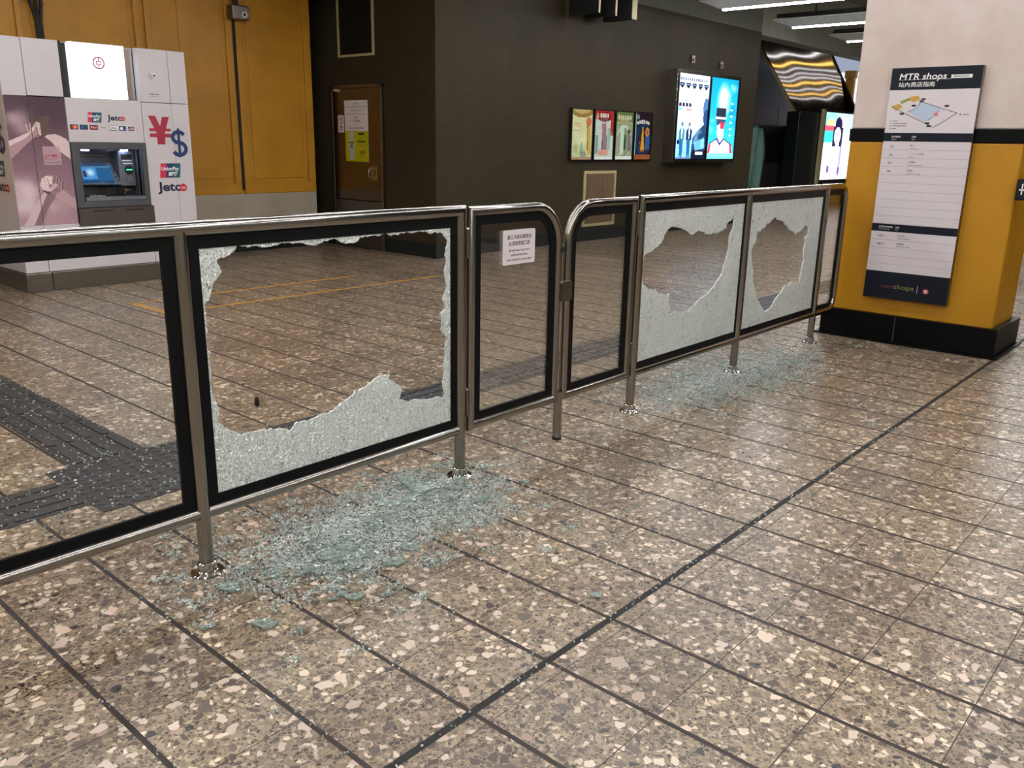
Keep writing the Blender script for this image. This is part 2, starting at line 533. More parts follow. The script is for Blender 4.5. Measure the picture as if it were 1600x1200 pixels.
def rect(x0, x1, y0, y1): return [(x0, y0), (x1, y0), (x1, y1), (x0, y1)]
def disc(cx, cy, r, n=20, ry=None): return [(cx + r * math.cos(2 * math.pi * i / n), cy + (ry or r) * math.sin(2 * math.pi * i / n)) for i in range(n)]
def rrect(x0, x1, y0, y1, r, n=6, corners=(1, 1, 1, 1)):
    """corners order: lower-left, lower-right, upper-right, upper-left"""
    out = []
    for k, (cx, cy, a0, px, py) in enumerate(((x0 + r, y0 + r, 180, x0, y0), (x1 - r, y0 + r, 270, x1, y0), (x1 - r, y1 - r, 0, x1, y1), (x0 + r, y1 - r, 90, x0, y1))):
        if corners[k]:
            out += [(cx + r * math.cos(math.radians(a0 + 90 * i / n)), cy + r * math.sin(math.radians(a0 + 90 * i / n))) for i in range(n + 1)]
        else:
            out.append((px, py))
    return out

class Pic:
    """a printed picture: flat inks laid out on a fine grid"""
    def __init__(self, w, h, bg):
        self.w, self.h = w, h
        self.a = np.zeros((h, w, 3)); self.a[:] = bg
        self.Y, self.X = np.mgrid[0:h, 0:w]
        self.U = (self.X + 0.5) / w; self.V = 1 - (self.Y + 0.5) / h
        self.rs = np.random.RandomState(w * 7 + h)
    def put(self, mask, c, al=1.0):
        m = (mask * al)[..., None]
        self.a = self.a * (1 - m) + np.array(c, float) * m
        return self
    def poly(self, pts, c, al=1.0):
        ins = np.zeros(self.U.shape, bool)
        n = len(pts)
        for i in range(n):
            (x1, y1), (x2, y2) = pts[i], pts[(i + 1) % n]
            if y1 == y2: continue
            cond = ((y1 > self.V) != (y2 > self.V)) & (self.U < (x2 - x1) * (self.V - y1) / (y2 - y1) + x1)
            ins ^= cond
        return self.put(ins.astype(float), c, al)
    def ell(self, cx, cy, rx, ry, c, al=1.0, soft=0.0):
        d = np.sqrt(((self.U - cx) / rx) ** 2 + ((self.V - cy) / ry) ** 2)
        m = (d < 1).astype(float) if soft == 0 else np.clip((1 - d) / soft, 0, 1)
        return self.put(m, c, al)
    def rect(self, x0, x1, y0, y1, c, al=1.0):
        return self.put(((self.U >= x0) & (self.U < x1) & (self.V >= y0) & (self.V < y1)).astype(float), c, al)
    def grad(self, c0, c1):
        t = self.V[..., None]
        self.a = np.array(c0, float) * (1 - t) + np.array(c1, float) * t
        return self
    def line(self, pts, r, c, al=1.0):
        asp = self.h / self.w
        for (x1, y1), (x2, y2) in zip(pts[:-1], pts[1:]):
            dx, dy = x2 - x1, (y2 - y1) * asp
            L = dx * dx + dy * dy + 1e-9
            t = np.clip(((self.U - x1) * dx + (self.V - y1) * asp * dy) / L, 0, 1)
            d = np.hypot(self.U - x1 - t * dx, (self.V - y1) * asp - t * dy)
            self.put((d < r).astype(float), c, al)
        return self
    def cloud(self, c, n, size, al, box=(0, 1, 0, 1)):
        for _ in range(n):
            self.ell(box[0] + self.rs.rand() * (box[1] - box[0]), box[2] + self.rs.rand() * (box[3] - box[2]),
                     size * (0.4 + self.rs.rand()), size * (0.2 + 0.4 * self.rs.rand()), c, al, 1.0)
        return self
    def speck(self, amt):
        self.a = np.clip(self.a + self.rs.randn(self.h, self.w, 1) * amt, 0, 255)
        return self
    def onto(self, mb, O, U, V, N, x0, x1, y0, y1, lift=0.001, mi=0):
        O, U, V, N = Vector(O), Vector(U), Vector(V), Vector(N)
        b = len(mb.v)
        O2 = O + N * lift
        W, H = self.w, self.h
        s = np.clip(self.a, 0, 255) / 255.0
        L = np.where(s <= 0.04045, s / 12.92, ((s + 0.055) / 1.055) ** 2.4)
        flip = U.cross(V).dot(N) < 0
        for j in range(H + 1):
            yy = y1 + (y0 - y1) * j / H
            for i in range(W + 1):
                xx = x0 + (x1 - x0) * i / W
                mb.v.append(tuple(O2 + U * xx + V * yy))
        for j in range(H):
            for i in range(W):
                k = b + j * (W + 1) + i
                q = (k + W + 1, k + W + 2, k + 1, k)
                mb.f.append(q[::-1] if flip else q); mb.m.append(mi)
                mb.ink.append((float(L[j, i, 0]), float(L[j, i, 1]), float(L[j, i, 2]), 1.0))
        return mb

FY = dict(U=(1, 0, 0), V=(0, 0, 1), N=(0, -1, 0))     # faces looking towards -Y
FX = dict(U=(0, -1, 0), V=(0, 0, 1), N=(-1, 0, 0))    # faces looking towards -X

# ================================================================== SETTING
mb = MB(); mb.box(-7, 34, -7, 14, -0.1, 0.0)
struct('floor', mb, M['floor'], base=(0, 0, 0))
mb = MB(); mb.box(-7, 34, -7, 14, 4.3, 4.4)
struct('ceiling', mb, M['slab'])
mb = MB(); mb.box(-7.2, -7, -7.2, 14, 0, 4.4); struct('wall_left', mb, M['beam'])
mb = MB(); mb.box(-7, 34, -7.2, -7, 0, 4.4); struct('wall_front', mb, M['beam'])
mb = MB(); mb.box(-7, 34, 14, 14.2, 0, 4.4); struct('wall_back', mb, M['mosaic_dark'])
mb = MB(); mb.box(34, 34.2, -7.2, 14.2, 0, 4.4); struct('wall_right', mb, M['plaster'])
# dark block behind the railing: long face and the face with the door
mb = MB(); mb.box(5.93, 13.95, 5.15, 12, 0, 3.34)
struct('wall_centre', mb, M['mosaic'], base=(5.93, 5.15, 0))
mb = MB(); mb.box(5.93, 13.95, 5.15, 12, 3.34, 4.3)
struct('wall_centre_upper', mb, M['beam_darker'])
mb = MB()
mb.box(5.90, 13.95, 5.125, 5.15, 0, 0.168); mb.box(5.905, 5.93, 5.15, 6.05, 0, 0.165)
struct('baseboard_centre', mb, M['skirt'])
mb = MB()
mb.box(5.912, 5.93, 7.09, 7.55, 0, 0.1)
struct('baseboard_recess', mb, M['skirt'])
# recess end and yellow wall
mb = MB(); mb.box(5.70, 5.93, 7.55, 7.7, 0, 4.3); struct('wall_recess', mb, M['skirt'])
mb = MB(); mb.box(3.9, 5.93, 4.5, 7.7, 3.1, 3.2); struct('ceiling_shade', mb, M['slab'])  # unseen low ceiling, set to shade the top of the yellow wall
mb = MB()
mb.box(-7, 5.70, 7.22, 7.5, 0.70, 4.3)
for x0, x1 in ((3.435, 3.50), (3.555, 3.625), (4.52, 4.605), (4.65, 4.735), (5.60, 5.70), (2.25, 2.31), (1.2, 1.28)):
    mb.box(x0, x1, 7.19, 7.22, 0.82, 4.3)
mb.box(-7, 4.605, 7.19, 7.22, 0.70, 0.82); mb.box(4.65, 5.70, 7.19, 7.22, 0.70, 0.82)
mb.box(3.94, 4.46, 7.205, 7.22, 0.88, 4.2); mb.box(4.80, 5.53, 7.205, 7.22, 0.88, 4.2); mb.box(0.0, 1.15, 7.205, 7.22, 0.88, 4.2)
mb.box(1.35, 2.2, 7.205, 7.22, 0.88, 4.2); mb.box(2.4, 3.38, 7.205, 7.22, 0.88, 4.2)
struct('wall_yellow', mb, M['yellow'], bevel=0.008)
mb = MB(); mb.box(-7, 5.70, 7.2, 7.5, 0, 0.70); struct('wall_stone_band', mb, M['concrete'])
mb = MB(); mb.box(-7, 5.69, 7.17, 7.2, 0, 0.10); struct('baseboard_yellow', mb, M['skirt'])

# door in the dark wall
d = empty('door_1', (5.93, 6.57, 0)); d['kind'] = 'structure'
mb = MB(); mb.box(5.895, 5.93, 6.10, 7.04, 0.62, 1.99); mb.build('door_leaf', M['bronze'], d, bevel=0.003)
mb = MB(); mb.box(5.892, 5.93, 6.10, 7.04, 0.01, 0.61); mb.build('kick_plate', M['cover'], d, bevel=0.002)
mb = MB()
mb.box(5.885, 5.93, 6.06, 6.098, 0, 2.03); mb.box(5.885, 5.93, 7.042, 7.08, 0, 2.03); mb.box(5.885, 5.93, 6.06, 7.08, 1.992, 2.03)
mb.build('door_frame', M['steel_dark'], d, bevel=0.003)
mb = MB(); mb.box(5.888, 5.893, 6.165, 6.30, 0.875, 1.055)
h1 = mb.build('handle_plate', M['steel'], d, bevel=0.002)
mb = MB(); mb.tube([(5.893, 6.285, 0.91), (5.85, 6.285, 0.915), (5.835, 6.275, 0.94), (5.835, 6.27, 0.99), (5.85, 6.275, 1.02), (5.893, 6.285, 1.03)], 0.009, 10)
mb.build('door_handle', M['mirror'], h1, smooth=True)
mb = MB(); mb.box(5.86, 5.895, 6.93, 7.03, 1.955, 1.985); mb.build('door_closer', M['mirror'], d)

# dark area beyond the corner
mb = MB(); mb.box(13.95, 30.0, 10.5, 10.7, 2.02, 4.3); struct('wall_far_upper', mb, M['skirt'])
mb = MB(); mb.box(13.95, 30.0, 10.5, 10.7, 0, 2.02); struct('wall_far_lower', mb, M['mosaic_dark'])
mb = MB(); mb.box(13.95, 26.30, 10.47, 10.5, 2.05, 2.60); mb.box(26.34, 30.0, 10.47, 10.5, 2.05, 2.60)
struct('trim_1', mb, M['maroon'])
mb = MB(); mb.box(27.0, 28.15, 10.1, 10.47, 0, 2.05); struct('wall_pier', mb, M['mosaic'])
mb = MB(); mb.box(13.95, 18.9, 6.45, 6.6, 0, 1.02); struct('wall_strip_cover', mb, M['mosaic_dark'])  # low wall added to hide the glowing strips from view
# beam above the escalator, running on from the dark block
mb = MB(); mb.box(13.95, 34, 5.15, 5.5, 3.30, 4.3); struct('ceiling_beam', mb, M['beam'])
# the station beyond: soffit and shop front glow in place of its lamps; yellow column
mb = MB(); mb.box(27, 34, 8.3, 13.9, 4.2, 4.25); struct('ceiling_far', mb, M['soffit_glow'])
mb = MB(); mb.box(33.6, 33.9, 8.3, 13.9, 0, 4.2)
tag(mb.build('shop_front', M['shop_glow'], base=(33.6, 11, 0)), 'white shop front, given its own glow to look brightly lit, glimpsed past the escalator underside', 'shop front')
mb = MB()
mb.lathe((33.0, 10.80, 0), [(0.19, 0), (0.19, 3.9), (0.24, 3.95), (0.24, 4.2)], 24)
struct('column', mb, M['yellow_pillar'], smooth=True)

# big pillar at the right
mb = MB(); mb.box(5.25, 5.83, -1.075, 0.055, 1.512, 4.3); struct('wall_pillar_upper', mb, M['plaster'], bevel=0.012)
mb = MB(); mb.box(5.243, 5.837, -1.082, 0.062, 1.425, 1.512); struct('trim_2', mb, M['black'], bevel=0.004)
mb = MB(); mb.box(5.25, 5.83, -1.075, 0.055, 0.19, 1.425); struct('wall_pillar_lower', mb, M['yellow_pillar'], bevel=0.012)
mb = MB()
mb.box(5.205, 5.875, -1.12, 0.10, 0.012, 0.20); mb.box(5.17, 5.90, -1.15, 0.13, 0, 0.012)
mb.box(5.2035, 5.205, -0.452, -0.446, 0.012, 0.19, 1)
struct('baseboard_pillar', mb, [M['black'], M['steel_dark']], bevel=0.004)
# dark tiled wall further along behind the pillar
mb = MB(); mb.box(7.6, 8.2, -6.9, -1.25, 0, 4.3); struct('wall_side', mb, M['mosaic_dark'])

# ================================================================== PAVING MARKS
def guide_bars(mb, axis, a0, a1, b0, b1):
    """raised bars of a guiding path; axis 0 runs along X, 1 along Y"""
    n = 4
    w = (b1 - b0) / n
    k = a0
    while k < a1 - 0.05:
        e = min(k + 0.285, a1 - 0.01)
        for i in range(n):
            c = b0 + w * (i + 0.5)
            if axis == 0: mb.box(k + 0.012, e, c - 0.016, c + 0.016, 0.003, 0.008)
            else: mb.box(c - 0.016, c + 0.016, k + 0.012, e, 0.003, 0.008)
        k += 0.3
mb = MB(); mb.box(0.085, 0.405, 1.262, 4.9, 0.0005, 0.003); guide_bars(mb, 1, 1.262, 4.9, 0.085, 0.405)
tag(mb.build('guide_path', M['tactile'], bevel=0.001), 'charcoal ribbed tactile strip running back from the studded square towards the cash machine', 'tactile paving', 'ribbed tactile guide paths')
mb = MB(); mb.box(-4.5, -0.035, 0.81, 1.125, 0.0005, 0.003); guide_bars(mb, 0, -4.5, -0.035, 0.81, 1.125)
tag(mb.build('guide_path', M['tactile'], bevel=0.001), 'short charcoal ribbed tactile strip left of the studded square, behind the left glass pane', 'tactile paving', 'ribbed tactile guide paths')
mb = MB(); mb.box(0.555, 12.6, 0.80, 1.115, 0.0005, 0.003); guide_bars(mb, 0, 0.555, 12.6, 0.80, 1.115)
tag(mb.build('guide_path', M['tactile'], bevel=0.001), 'long charcoal ribbed tactile strip running right behind the whole railing', 'tactile paving', 'ribbed tactile guide paths')
mb = MB(); mb.box(-0.03, 0.55, 0.70, 1.257, 0.0005, 0.0035)
for i in range(11):
    for j in range(11):
        mb.lathe((-0.03 + 0.0527 * (i + 0.5), 0.70 + 0.0506 * (j + 0.5), 0.0035), [(0.0150, 0), (0.0135, 0.0045), (0.009, 0.0065)], 10)
tag(mb.build('warning_pad', M['tactile'], smooth=True), 'charcoal studded tactile square where the ribbed strips meet', 'tactile paving')
def paint(name, x0, x1, y0, y1, label):
    mb = MB(); mb.box(x0, x1, y0, y1, 0.0004, 0.0016)
    tag(mb.build(name, M['tape']), label, 'floor marking', 'yellow queue lines on the floor')
paint('queue_line', 2.02, 4.35, 4.70, 4.735, 'yellow floor line nearer the cash machine, parallel to the wall')
paint('queue_line', 2.02, 5.0, 4.115, 4.15, 'yellow floor line nearer the railing, parallel to the wall')
paint('queue_line', 1.965, 2.01, 4.115, 4.735, 'short orange-yellow floor line joining the left ends of the two long ones')

# ================================================================== RAILING AND GATE
RZ, BZ, PR, BR = 1.110, 0.209, 0.0235, 0.020
def arc(cx, cz, r, a0, a1, n=9):
    return [(cx + r * math.cos(math.radians(a0 + (a1 - a0) * i / n)), 0, cz + r * math.sin(math.radians(a0 + (a1 - a0) * i / n))) for i in range(n + 1)]
def foot(x, root):
    mb = MB(); mb.tube([(x, 0, 0.0), (x, 0, RZ if False else BZ)], PR, 24)
def flange(x, parent):
    mb = MB(); mb.lathe((x, 0, 0), [(0.056, 0), (0.056, 0.004), (0.052, 0.008), (0.034, 0.010), (0.031, 0.013), (0.031, 0.038), (0.027, 0.041)], 32)
    return mb.build('base_flange', M['mirror'], parent, smooth=True)
def upright(x, z1, root, label=None):
    mb = MB(); mb.tube([(x, 0, 0.002), (x, 0, z1)], PR, 24)
    o = mb.build('post', M['steel'], root, smooth=True)
    return o
def border(outer, inner, root):
    mb = MB(); mb.slab([outer, inner[::-1]], (0, 0.006, 0), (1, 0, 0), (0, 0, 1), (0, -1, 0), 0.012)
    return mb.build('glass_border', M['frit'], root)
def pane(loop, root, name='glass_pane', mat=None, t=0.008, label=None):
    mb = MB(); mb.slab([loop], (0, t / 2, 0), (1, 0, 0), (0, 0, 1), (0, -1, 0), t)
    o = mb.build(name, mat or M['glass'], root)
    if label: o['label'] = label
    return o
def ragged(loop, amp, step, seed):
    """a broken edge: short steps with small random offsets, like the grains of toughened glass"""
    rs = random.Random(seed)
    out = []
    n = len(loop)
    for i in range(n):
        (x1, y1), (x2, y2) = loop[i], loop[(i + 1) % n]
        L = math.hypot(x2 - x1, y2 - y1)
        k = max(1, int(L / step))
        for j in range(k):
            t = j / k
            out.append((x1 + (x2 - x1) * t + rs.uniform(-amp, amp), y1 + (y2 - y1) * t + rs.uniform(-amp, amp)))
    return out
def broken(outer, hole, root, seed, label):
    x0 = min(p[0] for p in outer) + 0.002; x1 = max(p[0] for p in outer) - 0.002
    z0 = min(p[1] for p in outer) + 0.002; z1 = max(p[1] for p in outer) - 0.002
    h = [(min(max(px, x0), x1), min(max(pz, z0), z1)) for px, pz in ragged(ragged(hole, 0.0075, 0.026, seed), 0.0026, 0.009, seed + 1)]
    mb = MB(); mb.slab([outer, h[::-1]], (0, 0.004, 0), (1, 0, 0), (0, 0, 1), (0, -1, 0), 0.008)
    o = mb.build('shattered_pane', M['crazed'], root)
    o['label'] = label
    return o

HOLE2=[(0.1896,1.0496),(0.1797,1.0315),(0.1372,1.0236),(0.1193,1.0064),(0.1308,0.9753),(0.1075,0.9625),(0.0894,0.9418),(0.0775,0.8978),(0.0641,0.8843),(0.0612,0.8315),(0.0605,0.7623),(0.0600,0.7002),(0.0646,0.6516),(0.0641,0.5958),(0.0773,0.5525),(0.0817,0.5025),(0.113,0.4618),(0.1555,0.4387),(0.2098,0.4338),(0.2747,0.4205),(0.3372,0.4114),(0.3628,0.423),(0.4134,0.4244),(0.4448,0.4334),(0.5083,0.4389),(0.5408,0.4409),(0.597,0.4703),(0.6658,0.4981),(0.7069,0.5182),(0.7424,0.5255),(0.7839,0.5157),(0.7774,0.4996),(0.8137,0.4954),(0.8437,0.4621),(0.8401,0.4136),(0.8801,0.3971),(0.9314,0.3891),(0.9705,0.3755),(1.0242,0.3794),(1.0514,0.3757),(1.0719,0.3588),(1.0682,0.427),(1.0766,0.4563),(1.0686,0.5089),(1.0867,0.5566),(1.0937,0.616),(1.0599,0.6413),(1.0604,0.7203),(1.0806,0.7275),(1.0742,0.7773),(1.0918,0.824),(1.0814,0.8831),(1.0949,0.9203),(1.0791,0.9502),(1.0952,0.9964),(1.0755,1.0335),(1.0301,1.0401),(1.0045,1.0343),(0.992,1.0443),(0.6774,1.045),(0.6421,1.0287),(0.5995,1.0275),(0.5588,1.0461),(0.5078,1.0448),(0.4766,1.0201),(0.4472,1.0223),(0.419,1.0366),(0.3815,1.0457),(0.3439,1.0405),(0.2891,1.0368),(0.2718,1.0458)]
HOLE3=[(2.7849,0.9512),(2.7237,0.9457),(2.6915,0.9247),(2.6687,0.8987),(2.6214,0.8655),(2.565,0.8425),(2.5248,0.8304),(2.4923,0.8277),(2.4875,0.7812),(2.4911,0.7173),(2.5079,0.6835),(2.5188,0.6593),(2.5628,0.6405),(2.6324,0.6279),(2.6616,0.6008),(2.7136,0.6071),(2.7781,0.5919),(2.7753,0.5437),(2.7976,0.5116),(2.7632,0.4966),(2.7596,0.4824),(2.8275,0.4929),(2.9049,0.4727),(2.9919,0.4661),(3.0379,0.4854),(3.093,0.5141),(3.1703,0.5355),(3.2484,0.5626),(3.3028,0.6138),(3.3605,0.6496),(3.3802,0.7207),(3.4109,0.7908),(3.4148,0.8525),(3.4385,0.9127),(3.4468,0.9736),(3.4133,0.955),(3.3628,0.9374),(3.3459,0.9131),(3.2963,0.8959),(3.2342,0.8948),(3.1745,0.8867),(3.1224,0.899),(3.0313,0.9174),(2.9769,0.8968),(2.8977,0.9257),(2.8397,0.9461)]
HOLE4=[(4.0037,0.9369),(3.9433,0.9247),(3.8848,0.9082),(3.8648,0.8875),(3.8078,0.8692),(3.7815,0.8795),(3.7625,0.8558),(3.7559,0.8076),(3.7242,0.7774),(3.7141,0.7457),(3.7255,0.6903),(3.7564,0.6216),(3.768,0.5649),(3.8047,0.505),(3.8369,0.4447),(3.8941,0.4091),(3.9146,0.372),(3.9852,0.3395),(4.0376,0.3361),(4.0733,0.3514),(4.1287,0.3977),(4.2,0.4366),(4.2331,0.4686),(4.3135,0.4777),(4.3495,0.5015),(4.4107,0.4829),(4.4963,0.486),(4.5057,0.5609),(4.5157,0.6329),(4.5049,0.7063),(4.5125,0.7538),(4.4895,0.7853),(4.5422,0.8057),(4.5366,0.8478),(4.4831,0.8628),(4.4184,0.8372),(4.3397,0.8152),(4.2628,0.8467),(4.187,0.8799),(4.141,0.9051),(4.0719,0.92)]

# --- left run of railing
rl = tag(empty('glass_railing', (0, 0, 0)), 'stainless railing run left of the gate, one clear pane and one broken pane', 'railing', 'steel and glass railing runs')
X2 = 1.166
mb = MB(); mb.tube([(-1.35, 0, RZ), (X2, 0, RZ), (X2, 0, RZ - 0.06)], PR, 28); mb.build('top_rail', M['steel'], rl, smooth=True)
for a, b in ((-1.164, 0.0), (0.0, X2)):
    mb = MB(); mb.tube([(a, 0, BZ), (b, 0, BZ)], BR, 20); mb.build('bottom_rail', M['steel'], rl, smooth=True)
for x in (-1.164, 0.0, X2):
    p = upright(x, RZ - 0.005, rl); flange(x, p)
border(rect(-1.14, -0.0225, 0.228, 1.088), rect(-1.10, -0.061, 0.263, 1.052), rl)
pane(rect(-1.105, -0.056, 0.258, 1.057), rl, label='clear unbroken glass pane')
border(rect(0.0225, X2 - 0.0225, 0.228, 1.088), rect(0.057, 1.108, 0.263, 1.049), rl)
broken(rect(0.052, 1.113, 0.258, 1.054), HOLE2, rl, 3, 'shattered pane, mostly gone, cracked glass left along the bottom')
# --- right run
X4, X5, X6, XE = 2.448, 3.609, 4.791, 5.140
rr = tag(empty('glass_railing', (X5, 0, 0)), 'stainless railing run right of the gate ending in a rounded loop beside the yellow pillar', 'railing', 'steel and glass railing runs')
path = [(X4, 0, RZ - 0.06), (X4, 0, RZ), (X6, 0, RZ)] + arc(XE - 0.09, RZ - 0.09, 0.09, 90, 0) + arc(XE - 0.09, BZ + 0.09, 0.09, 0, -90) + [(X6, 0, BZ)]
mb = MB(); mb.tube(path, PR - 0.001, 28); mb.build('top_rail', M['steel'], rr, smooth=True)
for a, b in ((X4, X5), (X5, X6)):
    mb = MB(); mb.tube([(a, 0, BZ), (b, 0, BZ)], BR, 20); mb.build('bottom_rail', M['steel'], rr, smooth=True)
for x in (X4, X5, X6):
    p = upright(x, RZ - 0.005, rr); flange(x, p)
border(rect(X4 + 0.0225, X5 - 0.0225, 0.228, 1.088), rect(2.487, 3.563, 0.265, 1.047), rr)
broken(rect(2.482, 3.568, 0.260, 1.052), HOLE3, rr, 5, 'shattered pane with a wide ragged hole, beside the gate')
border(rect(X5 + 0.0225, X6 - 0.0225, 0.228, 1.088), rect(3.660, 4.732, 0.265, 1.047), rr)
broken(rect(3.655, 4.737, 0.260, 1.052), HOLE4, rr, 8, 'shattered pane with a taller ragged hole, nearest the pillar')
eo = rrect(X6 + 0.0225, XE - 0.021, 0.228, 1.088, 0.07, corners=(0, 1, 1, 0))
ei = rrect(X6 + 0.052, XE - 0.056, 0.263, 1.052, 0.045, corners=(0, 1, 1, 0))
border(eo, ei, rr)
pane([(x, z) for x, z in rrect(X6 + 0.048, XE - 0.052, 0.259, 1.056, 0.045, corners=(0, 1, 1, 0))], rr, label='narrow clear end pane')

# --- gate leaves
GT, GB, GR = 1.106, 0.212, 0.0205
R = 0.165
gl = tag(empty('gate_leaf', (1.222, 0, 0)), 'left gate leaf with the white staff notice on its glass', 'gate', 'gate leaves between the railings')
a, b = 1.224, 1.789
mb = MB()
mb.tube([(a, 0, GB), (a, 0, GT)] + [(b - R, 0, GT)] + arc(b - R, GT - R, R, 90, 0, 14)[1:] + [(b, 0, GB)], GR, 24, closed=True)
mb.build('gate_frame', M['steel'], gl, smooth=True)
o_ = rrect(a + 0.02, b - 0.02, GB + 0.018, GT - 0.02, R - 0.02, 12, (0, 0, 1, 0))
i_ = rrect(a + 0.056, b - 0.056, GB + 0.052, GT - 0.056, R - 0.056, 12, (0, 0, 1, 0))
border(o_, i_, gl)
pane(rrect(a + 0.052, b - 0.052, GB + 0.048, GT - 0.052, R - 0.056, 12, (0, 0, 1, 0)), gl, label='clear pane')
mb = MB(); mb.tube([(1.826, 0, 0.004), (1.826, 0, 0.24)], 0.021, 20); mb.box(1.80, 1.826, -0.012, 0.012, 0.215, 0.235)
dl = mb.build('drop_leg', M['steel'], gl, smooth=True)
mb = MB(); mb.lathe((1.826, 0, 0.0), [(0.0235, 0), (0.0235, 0.012)], 20); mb.build('rubber_tip', M['rubber'], dl, smooth=True)
mb = MB()
L_ = [(1.797 + 0.013 * math.cos(t_), -0.021, 0.913 + 0.013 * math.sin(t_)) for t_ in [2 * math.pi * i / 20 for i in range(20)]]
mb.slab([[(p[0], p[2]) for p in L_]], (0, -0.018, 0), (1, 0, 0), (0, 0, 1), (0, -1, 0), 0.006)
mb.build('key_lock', M['dark'], gl)
for z in (0.925, 0.262):
    mb = MB(); mb.tube([(1.1965, -0.012, z), (1.1965, -0.012, z + 0.115)], 0.008, 12); mb.box(1.190, 1.203, -0.014, 0.012, z + 0.01, z + 0.105)
    hg = mb.build('hinge', M['steel_dark'], gl, smooth=True)
    mb = MB(); mb.lathe((1.1965, -0.012, z + 0.115), [(0.008, 0), (0.007, 0.004), (0.003, 0.007)], 12); mb.build('hinge_pin', M['mirror'], hg, smooth=True)
# staff notice on the glass
mb = MB(); mb.slab([rrect(1.413, 1.621, 0.873, 1.018, 0.008)], (0, -0.0045, 0), (1, 0, 0), (0, 0, 1), (0, -1, 0), 0.0008)
nt = mb.build('notice', M['paper'], gl)
nt['label'] = 'white staff notice with black lettering'
mb = MB(); O = (1.413, -0.0053, 0.873)
write(mb, '員工凡經此閘進出', O, x=0.027, y=0.106, h=0.0185, w=0.155, bold=0.004, lift=0.0005, **FY)
write(mb, '必須佩帶員工證', O, x=0.036, y=0.079, h=0.0185, w=0.136, bold=0.004, lift=0.0005, **FY)
for s_, y_, w_ in (('All staff must wear their', 0.055, 0.135), ('staff identity cards', 0.036, 0.105), ('when using this service gate', 0.016, 0.160)):
    write(mb, s_, O, x=0.104, y=y_, h=0.0095, w=w_, bold=0.006, lift=0.0005, align='C', **FY)
mb.build('lettering', M['t_black'], nt)

gr_ = tag(empty('gate_leaf', (2.40, 0, 0)), 'right gate leaf with plain clear glass', 'gate', 'gate leaves between the railings')
a, b = 1.859, 2.385
mb = MB()
mb.tube([(b, 0, GB), (b, 0, GT)] + [(a + R, 0, GT)] + arc(a + R, GT - R, R, 90, 180, 14)[1:] + [(a, 0, GB)], GR, 24, closed=True)
mb.build('gate_frame', M['steel'], gr_, smooth=True)
border(rrect(a + 0.02, b - 0.02, GB + 0.018, GT - 0.02, R - 0.02, 12, (0, 0, 0, 1)), rrect(a + 0.056, b - 0.056, GB + 0.052, GT - 0.056, R - 0.056, 12, (0, 0, 0, 1)), gr_)
pane(rrect(a + 0.052, b - 0.052, GB + 0.048, GT - 0.052, R - 0.056, 12, (0, 0, 0, 1)), gr_, label='clear pane')
mb = MB(); mb.slab([rrect(1.792, 1.868, 0.676, 0.768, 0.012)], (0, -0.017, 0), (1, 0, 0), (0, 0, 1), (0, -1, 0), 0.012)
mb.build('latch_plate', M['steel_dark'], gr_, bevel=0.002)
for z in (0.935, 0.262):
    mb = MB(); mb.tube([(2.4155, -0.012, z), (2.4155, -0.012, z + 0.115)], 0.008, 12); mb.box(2.409, 2.422, -0.014, 0.012, z + 0.01, z + 0.105)
    hg = mb.build('hinge', M['steel_dark'], gr_, smooth=True)
    mb = MB(); mb.lathe((2.4155, -0.012, z + 0.115), [(0.008, 0), (0.007, 0.004), (0.003, 0.007)], 12); mb.build('hinge_pin', M['mirror'], hg, smooth=True)

# ================================================================== BROKEN GLASS ON THE FLOOR
def pile(rs, cx, cy, sx, sy, ang, n):
    out = []
    c, s = math.cos(ang), math.sin(ang)
    n = int(n * 0.8)
    while len(out) < n:
        # crumbs lie in small clusters with bare floor between them
        a_, b_ = rs.gauss(0, sx), rs.gauss(0, sy)
        k = rs.choice((1, 6, 14, 30)); w = rs.uniform(0.010, 0.026)
        for _ in range(k):
            a2, b2 = a_ + rs.gauss(0, w), b_ + rs.gauss(0, w * 0.8)
            out.append((cx + c * a2 - s * b2, cy + s * a2 + c * b2))
    return out
def crumbs(name, pts, rs, label, size=(0.0026, 0.0056)):
    mb = MB()
    for x, y in pts:
        r_ = rs.uniform(*size)
        k = rs.choice((4, 5, 6)); a0 = rs.uniform(0, 6.28)
        z0 = 0.0045 if (0.80 < y < 1.11 or (-0.03 < x < 0.55 and 0.7 < y < 1.26) or (0.085 < x < 0.4 and y > 1.2)) else 0.0004
        hgt = rs.uniform(0.002, 0.0045)
        tx, ty = rs.uniform(-0.35, 0.35), rs.uniform(-0.35, 0.35)
        ring = []
        for i in range(k):
            t_ = a0 + 2 * math.pi * i / k + rs.uniform(-0.3, 0.3); q = r_ * rs.uniform(0.7, 1.2)
            ring.append((q * math.cos(t_), q * math.sin(t_)))
        vs = [(x + px, y + py, z0) for px, py in ring] + [(x + px * 0.9, y + py * 0.9, z0 + hgt + px * tx + py * ty) for px, py in ring]
        fs = [tuple(range(k))[::-1], tuple(range(k, 2 * k))] + [(i, (i + 1) % k, k + (i + 1) % k, k + i) for i in range(k)]
        mb.add(vs, fs)
    o = mb.build(name, M['crumb'])
    return tag(o, label, 'broken glass', kind='stuff')
rs = random.Random(11)
P_ = []
